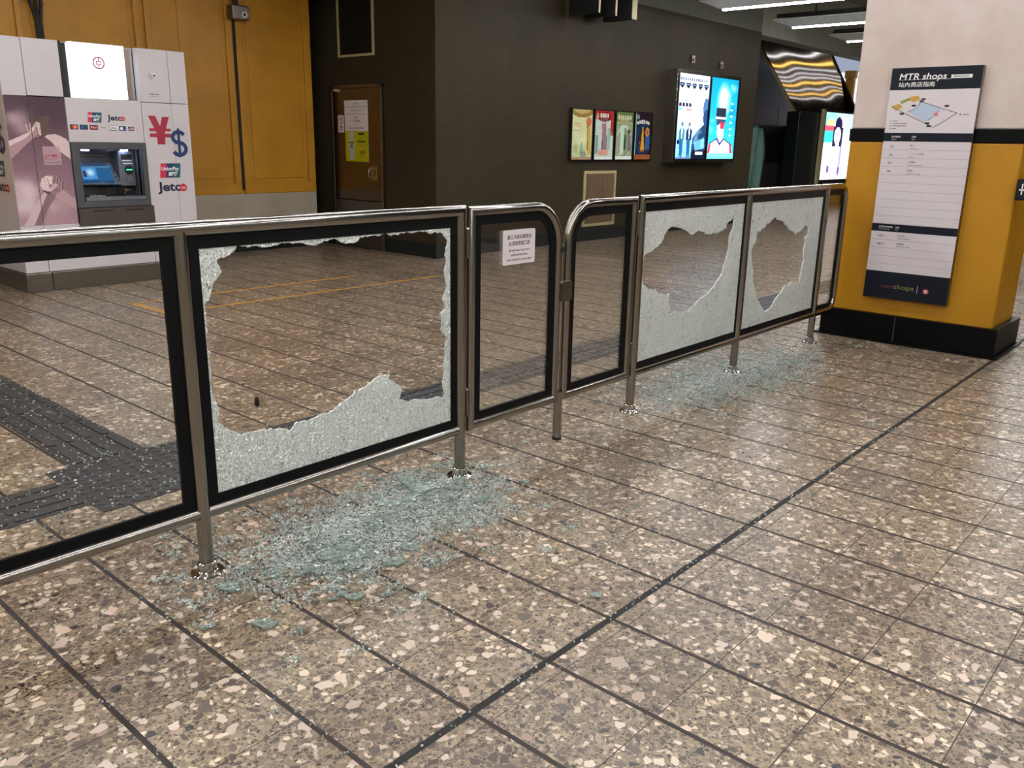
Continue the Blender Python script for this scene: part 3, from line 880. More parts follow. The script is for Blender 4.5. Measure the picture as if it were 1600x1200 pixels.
for cx, cy, sx, sy, ang, n in ((0.42, -0.22, 0.17, 0.12, 0.1, 5200), (0.62, -0.05, 0.22, 0.10, 0.1, 4600), (0.95, -0.02, 0.16, 0.13, 0.0, 5600),
                               (1.03, -0.22, 0.12, 0.10, 0.3, 1600), (0.78, -0.30, 0.2, 0.12, -0.2, 1600), (0.12, -0.12, 0.14, 0.16, 0, 700),
                               (0.35, -0.5, 0.25, 0.12, 0, 350), (0.6, -0.3, 0.6, 0.38, 0, 900), (0.3, 0.2, 0.35, 0.16, 0, 900)):
    P_ += pile(rs, cx, cy, sx, sy, ang, n)
for _ in range(5200): P_.append((rs.gauss(0.62, 0.34), rs.gauss(-0.08, 0.15)))
crumbs('glass_crumbs', P_, rs, 'heap of pale green glass crumbs on the floor below the mostly empty railing pane')
P_ = []
for cx, cy, sx, sy, ang, n in ((2.95, 0.0, 0.20, 0.13, 0.2, 3000), (3.3, -0.12, 0.3, 0.16, 0.1, 4200), (3.9, -0.1, 0.26, 0.17, 0.0, 4600),
                               (4.3, 0.0, 0.3, 0.16, 0.0, 1200), (3.2, 0.2, 0.4, 0.15, 0, 1400), (3.7, -0.2, 0.7, 0.38, 0, 1700), (4.2, 0.35, 0.35, 0.2, 0, 600)):
    P_ += pile(rs, cx, cy, sx, sy, ang, n)
for _ in range(4000): P_.append((rs.gauss(3.6, 0.5), rs.gauss(-0.05, 0.17)))
crumbs('glass_crumbs', [p for p in P_ if p[0] < 5.1], rs, 'spread of pale glass crumbs on the floor below the two holed panes beside the pillar')
P_ = [(rs.uniform(-0.6, 0.62), rs.uniform(0.62, 1.35)) for _ in range(620)] + [(rs.uniform(0.08, 0.42), rs.uniform(1.2, 3.2)) for _ in range(420)]
P_ += [(rs.uniform(0.6, 5.5), rs.gauss(0.95, 0.12)) for _ in range(1100)] + [(rs.gauss(0.0, 0.55), rs.gauss(2.0, 0.7)) for _ in range(180)]
crumbs('glass_crumbs', P_, rs, 'glass crumbs sprinkled over the charcoal tactile paving behind the railing', (0.003, 0.0066))
P_ = [(rs.uniform(-0.9, 3.6), rs.gauss(-0.75, 0.38)) for _ in range(420)]
for _ in range(90):
    P_.append((rs.uniform(-0.5, 3.2), -1.131 + rs.gauss(0, 0.006)))
for k in range(-2, 10):
    for _ in range(12): P_.append((0.075 + 0.3 * k + rs.gauss(0, 0.004), rs.uniform(-1.1, -0.3)))
crumbs('glass_crumbs', P_, rs, 'sparse glass grains caught in the tile joints of the open floor in front', (0.002, 0.0042))

CL = [((-0.008, -0.151), 0.036, 'crazed green glass clump just right of the foot of the leftmost post'),
      ((-0.053, -0.417), 0.036, 'crazed green glass clump nearest the camera, left of the tile joint'),
      ((0.36, -0.224), 0.066, 'largest crazed green glass clump lying across a tile joint'),
      ((0.464, -0.40), 0.040, 'crazed green glass clump at the front right corner of the near heap'),
      ((0.75, -1.023), 0.018, 'lone sliver of green glass out on the open tiles by the black joint'),
      ((0.95, 0.02), 0.075, 'wide crazed green glass clump beside the foot of the post by the gate'),
      ((0.224, -0.482), 0.030, 'crazed green glass clump second nearest the camera'),
      ((1.30, -0.25), 0.020, 'small green glass clump alone to the right of the near heap')]
rs = random.Random(77)
for _ in range(30): CL.append(((rs.gauss(0.36, 0.14), rs.gauss(-0.20, 0.07)), rs.uniform(0.014, 0.040), 0))
for _ in range(22): CL.append(((rs.gauss(0.98, 0.13), rs.gauss(-0.04, 0.08)), rs.uniform(0.014, 0.038), 1))
for _ in range(9): CL.append(((rs.gauss(0.62, 0.2), rs.gauss(-0.1, 0.14)), rs.uniform(0.012, 0.026), 2))
for _ in range(7): CL.append(((rs.gauss(0.2, 0.16), rs.gauss(-0.42, 0.07)), rs.uniform(0.010, 0.02), 3))
for i, ((x, y), r_, lab) in enumerate(CL):
    rs = random.Random(40 + i)
    n = 18
    ph = rs.uniform(0, 6.28); el = rs.uniform(0.5, 0.9)
    base = [(r_ * math.cos(2 * math.pi * k / n) * (1 + 0.25 * math.sin(3 * 2 * math.pi * k / n + ph)), r_ * el * math.sin(2 * math.pi * k / n) * (1 + 0.2 * math.cos(2 * 2 * math.pi * k / n + ph))) for k in range(n)]
    c_, s_ = math.cos(ph), math.sin(ph)
    base = [(p[0] * c_ - p[1] * s_, p[0] * s_ + p[1] * c_) for p in base]
    mb = MB()
    tu, tv = rs.uniform(-0.05, 0.05), rs.uniform(-0.05, 0.05)
    mb.slab([ragged(base, 0.002, 0.007, i)], (x, y, 0.002 + r_ * (abs(tu) + abs(tv))), (1, 0, tu), (0, 1, tv), (0, 0, 1), 0.006)
    o = mb.build('glass_chunk', M['clump'])
    if isinstance(lab, str): tag(o, lab, 'broken glass', 'larger clumps of crazed glass')
    else:
        wh = ('in the heap nearest the leftmost post', 'in the heap by the foot of the gate post', 'between the two heaps below the left railing', 'strewn in front of the near heap')[lab]
        tag(o, 'crazed green glass clump ' + wh, 'broken glass', 'clumps of crazed glass ' + wh)
rs = random.Random(5)
for i in range(26):
    x, y, r_ = rs.gauss(3.5, 0.42), rs.gauss(-0.1, 0.12), rs.uniform(0.015, 0.04)
    mb = MB(); mb.slab([ragged(disc(x, y, r_, 12, r_ * 0.7), 0.003, 0.008, 90 + i)], (0, 0, 0.002), (1, 0, 0.0), (0, 1, 0), (0, 0, 1), 0.006)
    tag(mb.build('glass_chunk', M['clump']), 'small flat clump of crazed glass below the holed panes by the pillar', 'broken glass', 'clumps of crazed glass below the right railing')
mb = MB(); mb.lathe((1.118, 1.47, 0), [(0.011, 0), (0.0125, 0.004), (0.0125, 0.03), (0.010, 0.034), (0.010, 0.046), (0.008, 0.048)], 16)
tag(mb.build('rubber_plug', M['rubber'], smooth=True), 'small black rubber plug standing alone on the tiles behind the mostly empty pane', 'plug')

# ================================================================== CASH MACHINE KIOSK
YF = 5.81
at_ = tag(empty('cash_machine_kiosk', (2.40, 6.3, 0)), 'white bank cash machine kiosk with pink clasped-hands mural and lit top panel', 'cash machine')
XA, XB, XC, XD, XS = 1.565, 2.062, 2.752, 3.225, 1.757
def box_part(name, mat, *b, parent=None, bevel=0.003, label=None):
    mb = MB(); mb.box(*b); o = mb.build(name, mat, parent or at_, bevel=bevel)
    if label: o['label'] = label
    return o
mb = MB(); mb.box(XA + 0.02, XD - 0.02, 6.10, 6.79, 0.0, 2.13); mb.build('carcass', M['dark'], at_)
g_ = 0.0025
mb = MB(); mb.box(XA - 0.004, 1.775 - g_, YF - 0.012, 5.90, 0, 0.168); mb.box(1.775 + g_, XD, YF - 0.012, 5.90, 0, 0.168); mb.box(XA - 0.012, XA + 0.01, YF - 0.012, 6.80, 0, 0.168)
mb.build('plinth', M['steel_dark'], at_, bevel=0.006)
for x0, x1, z0, z1 in ((XA, XS - g_, 1.680, 2.15), (XS + g_, XB - g_, 1.685, 2.15), (XA, XS - g_, 0.172, 0.585), (XS + g_, XC - g_, 0.172, 0.498),
                       (XB + g_, XC - g_, 1.304, 1.682), (XC + g_, 3.05 - g_, 1.675, 2.15), (3.05 + g_, XD, 1.675, 2.15), (XC + g_, 3.05 - 0.001, 0.172, 1.670), (3.05 + 0.001, XD, 0.172, 1.670)):
    box_part('white_panel', M['white'], x0, x1, YF, 5.90, z0, z1)
box_part('white_panel', M['white'], XS + g_, XB + 0.004, YF, 5.90, 0.501, 0.585)
mb = MB(); mb.box(XD - 0.012, XD - 0.001, YF + 0.003, 6.80, 0.0, 2.15); mb.box(XA + 0.004, XD - 0.004, 5.9, 6.79, 2.135, 2.148); mb.build('end_panel', M['white'], at_)
mb = MB(); mb.box(XA - 0.002, XA + 0.012, YF + 0.003, 6.80, 0.172, 2.15)
sp = mb.build('side_panel', M['white'], at_, bevel=0.003)
# mural: two pairs of clasped hands against a cloudy sky
def mural():
    p = Pic(96, 216, (130, 98, 110))
    x0, x1, z0, z1 = XA, XB - g_, 0.587, 1.676
    T = lambda L: [((x - x0) / (x1 - x0), (z - z0) / (z1 - z0)) for x, z in L]
    p.grad((176, 140, 148), (84, 58, 70))
    p.cloud((226, 204, 206), 26, 0.22, 0.30, (0, 0.35, 0.12, 0.33)); p.cloud((208, 180, 186), 14, 0.2, 0.28, (0.05, 0.35, 0.72, 0.86))
    p.cloud((70, 50, 60), 14, 0.4, 0.22, (0.2, 1.0, 0.8, 1.0)); p.cloud((206, 176, 182), 10, 0.2, 0.25, (0.5, 0.9, 0.1, 0.2))
    p.poly(T([(1.561, 1.303), (1.739, 1.383), (1.808, 1.482), (1.85, 1.47), (1.828, 1.345), (1.781, 1.345), (1.676, 1.256), (1.559, 1.149)]), (176, 140, 144))
    p.poly(T([(1.561, 1.303), (1.739, 1.383), (1.80, 1.46), (1.78, 1.40), (1.70, 1.33), (1.561, 1.26)]), (222, 196, 194))
    p.poly(T([(1.80, 1.48), (1.879, 1.52), (1.93, 1.515), (1.90, 1.45), (1.87, 1.36), (1.83, 1.33), (1.80, 1.36)]), (98, 74, 70))
    p.poly(T([(1.72, 1.38), (1.715, 1.45), (1.725, 1.452), (1.735, 1.39)]), (196, 168, 168)); p.poly(T([(1.745, 1.39), (1.745, 1.46), (1.757, 1.46), (1.76, 1.40)]), (196, 168, 168))
    p.poly(T([(1.80, 1.47), (1.81, 1.36), (1.83, 1.35), (1.835, 1.46)]), (214, 186, 180))
    p.poly(T([(1.878, 1.36), (1.95, 1.37), (2.034, 1.33), (2.075, 1.28), (2.075, 1.14), (2.01, 1.19), (1.962, 1.228), (1.912, 1.30), (1.86, 1.345)]), (216, 190, 190))
    p.poly(T([(1.595, 0.587), (1.789, 0.867), (1.82, 0.93), (1.878, 0.96), (1.903, 0.905), (1.883, 0.823), (1.823, 0.744), (1.734, 0.579)]), (136, 108, 112))
    p.poly(T([(1.595, 0.587), (1.789, 0.867), (1.81, 0.92), (1.82, 0.86), (1.68, 0.587)]), (206, 180, 180))
    p.poly(T([(1.90, 0.90), (1.951, 0.893), (2.016, 0.84), (2.06, 0.80), (2.06, 0.70), (1.98, 0.76), (1.893, 0.823)]), (188, 152, 156))
    p.poly(T([(1.786, 0.877), (1.79, 0.968), (1.815, 0.998), (1.86, 1.005), (1.88, 1.02), (1.92, 0.995), (1.968, 0.944), (1.95, 0.883), (1.875, 0.844), (1.83, 0.90), (1.80, 0.87)]), (160, 124, 128))
    p.ell(*T([(1.835, 0.935)])[0], 0.13, 0.052, (222, 198, 198)); p.ell(*T([(1.90, 0.935)])[0], 0.12, 0.060, (150, 116, 120))
    for k, (x_, z_) in enumerate(((1.800, 0.985), (1.822, 0.998), (1.846, 1.004), (1.868, 1.000))):
        p.line(T([(x_, z_), (x_ + 0.012, z_ - 0.055)]), 0.024, (232, 212, 210)); p.line(T([(x_ + 0.012, z_ + 0.002), (x_ + 0.022, z_ - 0.05)]), 0.007, (110, 80, 88))
    for x_, z_ in ((1.893, 1.008), (1.915, 0.998), (1.936, 0.982), (1.955, 0.96)):
        p.line(T([(x_, z_), (x_ - 0.012, z_ - 0.06)]), 0.022, (168, 134, 138)); p.line(T([(x_ + 0.010, z_), (x_ - 0.002, z_ - 0.06)]), 0.007, (70, 48, 56))
    p.line(T([(1.86, 0.90), (1.90, 0.93)]), 0.03, (206, 178, 180)); p.line(T([(1.80, 0.88), (1.84, 0.86)]), 0.02, (92, 66, 74))
    p.rect(*T([(1.826, 1.105)])[0][:1], T([(1.978, 0)])[0][0], T([(0, 1.108)])[0][1], T([(0, 1.262)])[0][1], (196, 162, 166), 0.75)
    p.rect((XS - 0.003 - x0) / (x1 - x0), (XS + 0.003 - x0) / (x1 - x0), 0, 1, (52, 34, 40))
    return p.speck(4)
box_part('mural_panel', M['white'], XA, XB - g_, YF, 5.90, 0.587, 1.676)
mb = MB(); mural().onto(mb, (XA, YF, 0.587), x0=0, x1=XB - g_ - XA, y0=0, y1=1.089, **FY)
mu = mb.build('mural', M['ink'], at_); mu['label'] = 'mauve mural of clasped hands under a cloudy sky'
mb = MB(); write(mb, '連繫‧', (XA, YF, 0.587), x=0.272, y=0.565, h=0.042, w=0.125, bold=0.02, lift=0.003, **FY)
mb.build('mural_lettering', M['t_red'], mu)
mb = MB()
for k in range(8): patch(mb, (XA, YF, 0.587), pts=rect(0.274 + 0.0165 * k, 0.274 + 0.0165 * k + 0.011, 0.532, 0.545), lift=0.003, **FY)
mb.build('small_print', M['t_grey'], mu)
# lit top panel in its polished niche
mb = MB(); mb.box(XB + 0.01, XC - 0.01, 5.885, 5.90, 1.685, 2.14); mb.build('niche', M['mirror'], at_)
mb = MB(); mb.box(XB, XB + 0.03, 5.83, 5.90, 1.685, 2.15); mb.box(2.085, 2.14, 5.86, 5.885, 1.685, 2.14); mb.build('niche_side', M['dark'], at_)
mb = MB(); mb.box(2.155, 2.637, YF, 5.885, 1.688, 2.152)
lp = mb.build('lit_panel', M['box_lit'], at_, bevel=0.004)
mb = MB(); O = (2.396, YF, 1.990)
mb.slab([disc(0, 0, 0.053, 32), disc(0, 0, 0.043, 32)[::-1]], O, FY['U'], FY['V'], FY['N'], 0.003)
mb.slab([rrect(-0.022, 0.022, -0.018, 0.018, 0.006), rrect(-0.014, 0.014, -0.010, 0.010, 0.004)[::-1]], O, FY['U'], FY['V'], FY['N'], 0.003)
mb.slab([rect(-0.004, 0.004, 0.018, 0.047)], O, FY['U'], FY['V'], FY['N'], 0.003)
mb.slab([rect(-0.004, 0.004, -0.047, -0.018)], O, FY['U'], FY['V'], FY['N'], 0.003)
mb.build('bank_emblem', M['t_red'], lp)
# card logos panel
def unionpay(mb, O, w, h, f, red=0, blue=1, green=2, white=3, big=True):
    sk = h * 0.12
    q = lambda a, b: [(a * w, 0), (b * w, 0), (b * w + sk, h), (a * w + sk, h)]
    patch(mb, O, pts=q(0, 0.34), lift=0.0012, mi=red, **f)
    patch(mb, O, pts=q(0.30, 0.68), lift=0.0014, mi=blue, **f)
    patch(mb, O, pts=q(0.66, 1.0), lift=0.0016, mi=green, **f)
    write(mb, 'UnionPay', O, x=w * 0.10, y=h * 0.52, h=h * 0.26, w=w * 0.88, mi=white, bold=0.02, lift=0.0022, shear=0.15, **f)
    write(mb, '銀聯', O, x=w * 0.42, y=h * 0.12, h=h * 0.30, w=w * 0.46, mi=white, bold=0.02, lift=0.0022, shear=0.15, **f)
def jetco(mb, O, w, h, f, navy=4, red=0, white=3):
    write(mb, 'Jetc', O, x=0, y=h * 0.2, h=h * 0.8, w=w * 0.80, mi=navy, bold=0.03, lift=0.0012, **f)
    patch(mb, O, pts=disc(w * 0.88, h * 0.46, w * 0.125, 24), lift=0.0016, mi=red, **f)
    write(mb, 'co', O, x=w * 0.81, y=h * 0.36, h=h * 0.28, w=w * 0.14, mi=white, lift=0.002, **f)
LM = [plain('logo_red', (200, 44, 66), var=0), plain('logo_blue', (20, 50, 96), var=0), plain('logo_teal', (10, 84, 96), var=0), M['t_white'], M['t_navy'],
      plain('logo_orange', (236, 140, 70), var=0), M['t_black'], plain('logo_sky', (30, 96, 170), var=0), plain('logo_maroon', (130, 30, 56), var=0)]
mb = MB()
unionpay(mb, (2.242, YF, 1.476), 0.122, 0.088, FY); mb.build('payment_logo', LM, at_)
mb = MB(); jetco(mb, (2.421, YF, 1.487), 0.164, 0.062, FY); mb.build('payment_logo', LM, at_)
mb = MB()
O = (0, YF, 0)
def card(x0, x1, z0, z1, mi): patch(mb, O, pts=rrect(x0, x1, z0, z1, 0.004, 3), lift=0.001, mi=mi, **FY)
card(2.083, 2.152, 1.411, 1.455, 6); patch(mb, O, pts=disc(2.110, 1.433, 0.016), lift=0.002, mi=0, **FY); patch(mb, O, pts=disc(2.128, 1.433, 0.016), lift=0.0025, mi=5, **FY)
card(2.167, 2.238, 1.411, 1.455, 6); patch(mb, O, pts=disc(2.194, 1.433, 0.016), lift=0.002, mi=7, **FY); patch(mb, O, pts=disc(2.212, 1.433, 0.016), lift=0.0025, mi=1, **FY)
card(2.254, 2.328, 1.411, 1.455, 8); write(mb, 'Plus', O, x=2.266, y=1.426, h=0.018, w=0.05, mi=3, lift=0.002, **FY)
write(mb, 'PLUS', O, x=2.358, y=1.428, h=0.013, w=0.04, mi=4, lift=0.001, **FY); write(mb, '+', O, x=2.372, y=1.412, h=0.01, mi=5, lift=0.001, **FY)
card(2.432, 2.506, 1.408, 1.452, 1); patch(mb, O, pts=rect(2.436, 2.506, 1.415, 1.449), lift=0.002, mi=3, **FY); write(mb, 'VISA', O, x=2.443, y=1.422, h=0.019, w=0.055, mi=1, bold=0.03, lift=0.003, shear=0.2, **FY)
card(2.520, 2.586, 1.408, 1.450, 1); patch(mb, O, pts=disc(2.543, 1.429, 0.014), lift=0.002, mi=3, **FY); patch(mb, O, pts=rect(2.562, 2.582, 1.412, 1.430), lift=0.002, mi=7, **FY)
card(2.607, 2.625, 1.409, 1.447, 4); card(2.626, 2.644, 1.409, 1.447, 0); card(2.645, 2.662, 1.409, 1.447, 2)
write(mb, 'JCB', O, x=2.609, y=1.421, h=0.014, w=0.05, mi=3, lift=0.002, **FY)
write(mb, 'A+', O, x=2.688, y=1.414, h=0.026, w=0.034, mi=5, lift=0.001, **FY)
mb.build('card_logos', LM, at_)
# right column marks
def currency(O, f, name_parent, lab):
    mb = MB()
    q = lambda L, t: mb.slab([L], O, f['U'], f['V'], f['N'], t)
    q([(-0.036, 0), (0.040, 0), (0.042, 0.10), (0.098, 0.255), (0.030, 0.255), (0.003, 0.165), (-0.040, 0.262), (-0.108, 0.262), (-0.036, 0.10)], 0.004)
    q(rect(-0.105, 0.105, 0.122, 0.148), 0.0046); q(rect(-0.105, 0.105, 0.066, 0.100), 0.0046)
    mb.build('yen_sign', M['yen'], name_parent)
    mb = MB(); cx, cz, hw = 0.180, 0.016, 0.0185
    O5 = Vector(O) + Vector(f['U']) * 0.0
    pts = [(cx + 0.062 * math.cos(math.radians(a)), cz + 0.052 + 0.050 * math.sin(math.radians(a))) for a in range(28, 271, 12)]
    pts += [(cx + 0.068 * math.cos(math.radians(a)), cz - 0.056 + 0.058 * math.sin(math.radians(a))) for a in range(88, -153, -12)]
    left, right = [], []
    for k in range(len(pts)):
        a, b = pts[max(0, k - 1)], pts[min(len(pts) - 1, k + 1)]
        L_ = math.hypot(b[0] - a[0], b[1] - a[1]); nx, ny = -(b[1] - a[1]) / L_ * hw, (b[0] - a[0]) / L_ * hw
        left.append((pts[k][0] + nx, pts[k][1] + ny)); right.append((pts[k][0] - nx, pts[k][1] - ny))
    for k in range(len(pts) - 1):
        patch(mb, O5, pts=[left[k], left[k + 1], right[k + 1], right[k]], lift=0.0055, **f)
    patch(mb, O5, pts=rect(cx - 0.014, cx + 0.014, cz - 0.136, cz + 0.136), lift=0.0060, **f)
    mb.build('dollar_sign', M['t_navy2'], name_parent)
    mb = MB()
    unionpay(mb, Vector(O) + Vector(f['U']) * -0.043 + Vector(f['V']) * -0.314, 0.205, 0.136, f)
    mb.build('payment_logo', LM, name_parent); mb = MB()
    jetco(mb, Vector(O) + Vector(f['U']) * -0.077 + Vector(f['V']) * -0.460, 0.300, 0.108, f)
    mb.build('payment_logo', LM, name_parent)
M['yen'] = plain('crimson_vinyl', (156, 34, 58), 0.4, var=0.1, scale=5)
M['t_navy2'] = plain('blue_vinyl', (30, 52, 100), 0.4, var=0.1, scale=5)
currency((2.916, YF, 1.291), FY, at_, '')
currency((XA - 0.002, 6.16, 1.315), FX, sp, '')
mb = MB()
mb.slab([disc(2.888, 1.916, 0.036, 24)], (0, YF, 0), FY['U'], FY['V'], FY['N'], 0.012)
dm = mb.build('camera_dome', M['white'], at_, bevel=0.005)
mb = MB(); mb.slab([disc(2.888, 1.916, 0.022, 20)], (0, YF - 0.012, 0), FY['U'], FY['V'], FY['N'], 0.014); d2 = mb.build('dome_cover', M['reflector'], dm, bevel=0.007)
mb = MB(); mb.slab([disc(2.892, 1.914, 0.009, 14)], (0, YF - 0.026, 0), FY['U'], FY['V'], FY['N'], 0.002); mb.build('lens', M['dark'], dm)
mb = MB()
for k in range(7): patch(mb, (0, YF, 0), pts=rect(2.84 + 0.014 * k, 2.85 + 0.014 * k, 1.742, 1.754), lift=0.001, **FY)
patch(mb, (0, YF, 0), pts=rect(2.84, 2.935, 1.728, 1.731), lift=0.001, **FY)
mb.build('small_print', M['t_grey'], at_)

# the machine itself
fa = MB()
fa.slab([rect(2.066, 2.757, 0.722, 1.303), rect(2.135, 2.708, 0.775, 1.240)[::-1]], (0, 5.90, 0), FY['U'], FY['V'], FY['N'], 0.105)
fas = fa.build('fascia', M['fascia'], at_, bevel=0.006)
mb = MB(); mb.box(2.13, 2.713, 6.06, 6.08, 0.77, 1.245); mb.box(2.125, 2.135, 5.86, 6.08, 0.77, 1.245); mb.box(2.708, 2.718, 5.86, 6.08, 0.77, 1.245)
mb.box(2.13, 2.713, 5.86, 6.08, 1.24, 1.25); mb.box(2.13, 2.713, 5.86, 6.08, 0.765, 0.775)
mb.build('recess_lining', M['fascia'], fas)
for x in (2.235, 2.595):
    mb = MB(); mb.lathe((x, 5.92, 1.226), [(0.034, 0), (0.034, 0.012)], 20); mb.build('downlight', M['led'], fas)
# tilted screen with soft keys
mb = MB()
V3 = [(2.150, 5.93, 0.925), (2.555, 5.93, 0.918), (2.50, 6.03, 1.115), (2.160, 6.03, 1.115)]
mb.add([Vector(v) for v in V3] + [Vector(v) + Vector((0, 0.03, -0.01)) for v in V3], [(0, 1, 2, 3), (7, 6, 5, 4), (0, 4, 5, 1), (1, 5, 6, 2), (2, 6, 7, 3), (3, 7, 4, 0)])
scn = mb.build('screen_surround', plain('blue_grey_surround', (52, 74, 100), 0.35), fas)
sp_ = Pic(48, 34, (42, 92, 140)); sp_.grad((36, 82, 130), (70, 120, 160)); sp_.rect(0.08, 0.52, 0.25, 0.92, (70, 140, 200)); sp_.ell(0.34, 0.62, 0.16, 0.28, (190, 220, 236), 0.9, 0.7)
sp_.ell(0.16, 0.55, 0.06, 0.2, (60, 50, 66), 0.9); sp_.rect(0.55, 0.98, 0.3, 0.92, (40, 92, 136)); sp_.rect(0, 1, 0, 0.14, (40, 70, 110)); sp_.cloud((110, 160, 200), 8, 0.2, 0.3)
mb = MB()
O3 = Vector(V3[0]); Vv = Vector(V3[3]) - O3; Vv = Vector((0, Vv.y, Vv.z)); hh = Vv.length
sp_.onto(mb, O3, (1, 0, 0), Vv.normalized(), Vector((1, 0, 0)).cross(Vv.normalized()), 0.035, 0.335, 0.012, hh * 0.84, lift=0.002)
mb.build('screen', M['screen'], scn)
mb = MB()
for k in range(4):
    for x0 in (2.160, 2.505 + 0.0):
        q = O3 + Vv.normalized() * (0.03 + 0.042 * k)
        mb = MB(); mb.box(x0 - 0.002 + (0.0 if x0 < 2.3 else 0.010 - 0.010 * k), x0 + 0.022 + (0.0 if x0 < 2.3 else 0.010 - 0.010 * k), q.y - 0.012, q.y + 0.004, q.z, q.z + 0.012); mb.build('soft_key', M['mirror'], scn)

mb = MB(); mb.box(2.16, 2.46, 6.04, 6.058, 1.178, 1.186); mb.build('top_strip', M['steel_dark'], fas)
# card reader column
mb = MB(); mb.box(2.545, 2.70, 5.95, 6.06, 0.900, 1.225)
crd = mb.build('reader_column', M['fascia2'], fas, bevel=0.008)
mb = MB(); mb.box(2.575, 2.675, 5.944, 5.95, 1.155, 1.195); mb.build('label_plate', M['dark'], crd)
mb = MB(); mb.box(2.58, 2.67, 5.943, 5.95, 1.132, 1.140); mb.box(2.585, 2.675, 5.943, 5.95, 1.106, 1.114); mb.build('white_bars', M['t_white'], crd)
mb = MB(); mb.slab([disc(2.638, 1.052, 0.040, 24)], (0, 5.95, 0), FY['U'], FY['V'], FY['N'], 0.016); slot = mb.build('card_slot', M['dark'], crd, bevel=0.004)
mb = MB(); mb.box(2.608, 2.664, 5.930, 5.934, 1.048, 1.057); mb.build('slot_light', M['green_led'], slot)
mb = MB(); mb.box(2.615, 2.66, 5.944, 5.95, 0.945, 0.995); mb.build('receipt_label', M['t_grey'], crd)
# keypad shelf
mb = MB(); mb.box(2.150, 2.715, 5.800, 6.0, 0.776, 0.812); shf = mb.build('shelf', M['fascia2'], fas, bevel=0.008)
mb = MB(); mb.box(2.20, 2.36, 5.85, 5.96, 0.812, 0.822); kp = mb.build('keypad', M['steel_dark'], shf, bevel=0.003)
mb = MB()
for i in range(5):
    for j in range(4): mb.box(2.212 + 0.028 * i, 2.232 + 0.028 * i, 5.858 + 0.024 * j, 5.876 + 0.024 * j, 0.822, 0.828)
mb.build('keys', M['t_grey'], kp)
for x in (2.372, 2.528):
    mb = MB(); mb.box(x, x + 0.006, 5.84, 6.0, 0.812, 0.895); mb.build('shelf_divider', M['mirror'], shf)
mb = MB(); mb.box(2.55, 2.66, 5.985, 6.04, 0.85, 0.875); mb.build('receipt_slot', M['mirror'], shf)
mb = MB(); mb.box(2.385, 2.525, 5.99, 6.03, 0.82, 0.89); mb.build('cash_shutter', M['dark'], shf)
# lower cover with two slots
mb = MB(); mb.slab([rect(2.066, 2.776, 0.500, 0.720)], (0, 5.90, 0), FY['U'], FY['V'], FY['N'], 0.115); cv = mb.build('lower_cover', M['cover'], at_, bevel=0.004)
for x, x2 in ((2.193, 2.377), (2.494, 2.672)):
    mb = MB(); mb.box(x, x2, 5.782, 5.786, 0.685, 0.696); mb.build('cover_slot', M['dark'], cv)
mb = MB(); mb.box(2.488, 2.512, 5.778, 5.785, 0.684, 0.692); mb.build('cover_lock', M['mirror'], cv)

# ================================================================== DIRECTORY SIGN ON THE PILLAR
XP = 5.25
sg = tag(empty('directory_sign', (XP, -0.487, 0.32)), 'tall white and navy shop directory board on the yellow and white pillar', 'sign')
mb = MB(); mb.box(5.205, XP, -0.775, -0.198, 0.322, 1.912); mb.build('board', M['signwhite'], sg, bevel=0.002)
mb = MB(); mb.box(5.2035, 5.249, -0.7765, -0.774, 0.322, 1.912); mb.build('edge_strip', M['bronze'], sg)
O = (5.205, -0.198, 0.0)
W_ = 0.577
for z0, z1 in ((1.768, 1.912), (1.427, 1.484), (0.803, 0.857), (0.322, 0.518)):
    mb = MB(); patch(mb, O, pts=rect(0, W_, z0, z1), lift=0.001, **FX); mb.build('navy_band', M['navy'], sg)
mb = MB()
write(mb, 'MTR shops', O, x=0.055, y=1.834, h=0.042, w=0.305, bold=0.010, shear=0.14, lift=0.003, **FX)
write(mb, '站內商店指南', O, x=0.056, y=1.786, h=0.033, w=0.236, lift=0.003, bold=0.004, **FX)
patch(mb, O, pts=rect(0.055, 0.39, 1.8325, 1.834), lift=0.002, **FX)
patch(mb, O, pts=rect(0.388, 0.518, 1.836, 1.858), lift=0.002, **FX)
write(mb, '商店編號', O, x=0.055, y=1.452, h=0.013, w=0.060, lift=0.003, **FX); write(mb, 'Shop no.', O, x=0.055, y=1.438, h=0.007, w=0.034, lift=0.003, **FX)
write(mb, '店舖', O, x=0.190, y=1.452, h=0.013, w=0.028, lift=0.003, **FX); write(mb, 'Shop', O, x=0.190, y=1.438, h=0.007, w=0.022, lift=0.003, **FX)
write(mb, '自助服務及自動櫃員機', O, x=0.050, y=0.830, h=0.012, w=0.095, lift=0.003, **FX); write(mb, 'ATM and self services', O, x=0.050, y=0.817, h=0.006, w=0.075, lift=0.003, **FX)
write(mb, '店舖', O, x=0.165, y=0.830, h=0.012, w=0.026, lift=0.003, **FX); write(mb, 'Shop', O, x=0.165, y=0.817, h=0.006, w=0.020, lift=0.003, **FX)
patch(mb, O, pts=rect(0.371, 0.373, 0.385, 0.440), lift=0.002, **FX)
mb.build('white_lettering', M['t_white'], sg)
mb = MB()
write(mb, 'directory', O, x=0.402, y=1.843, h=0.012, w=0.10, bold=0.02, shear=0.22, lift=0.004, **FX)
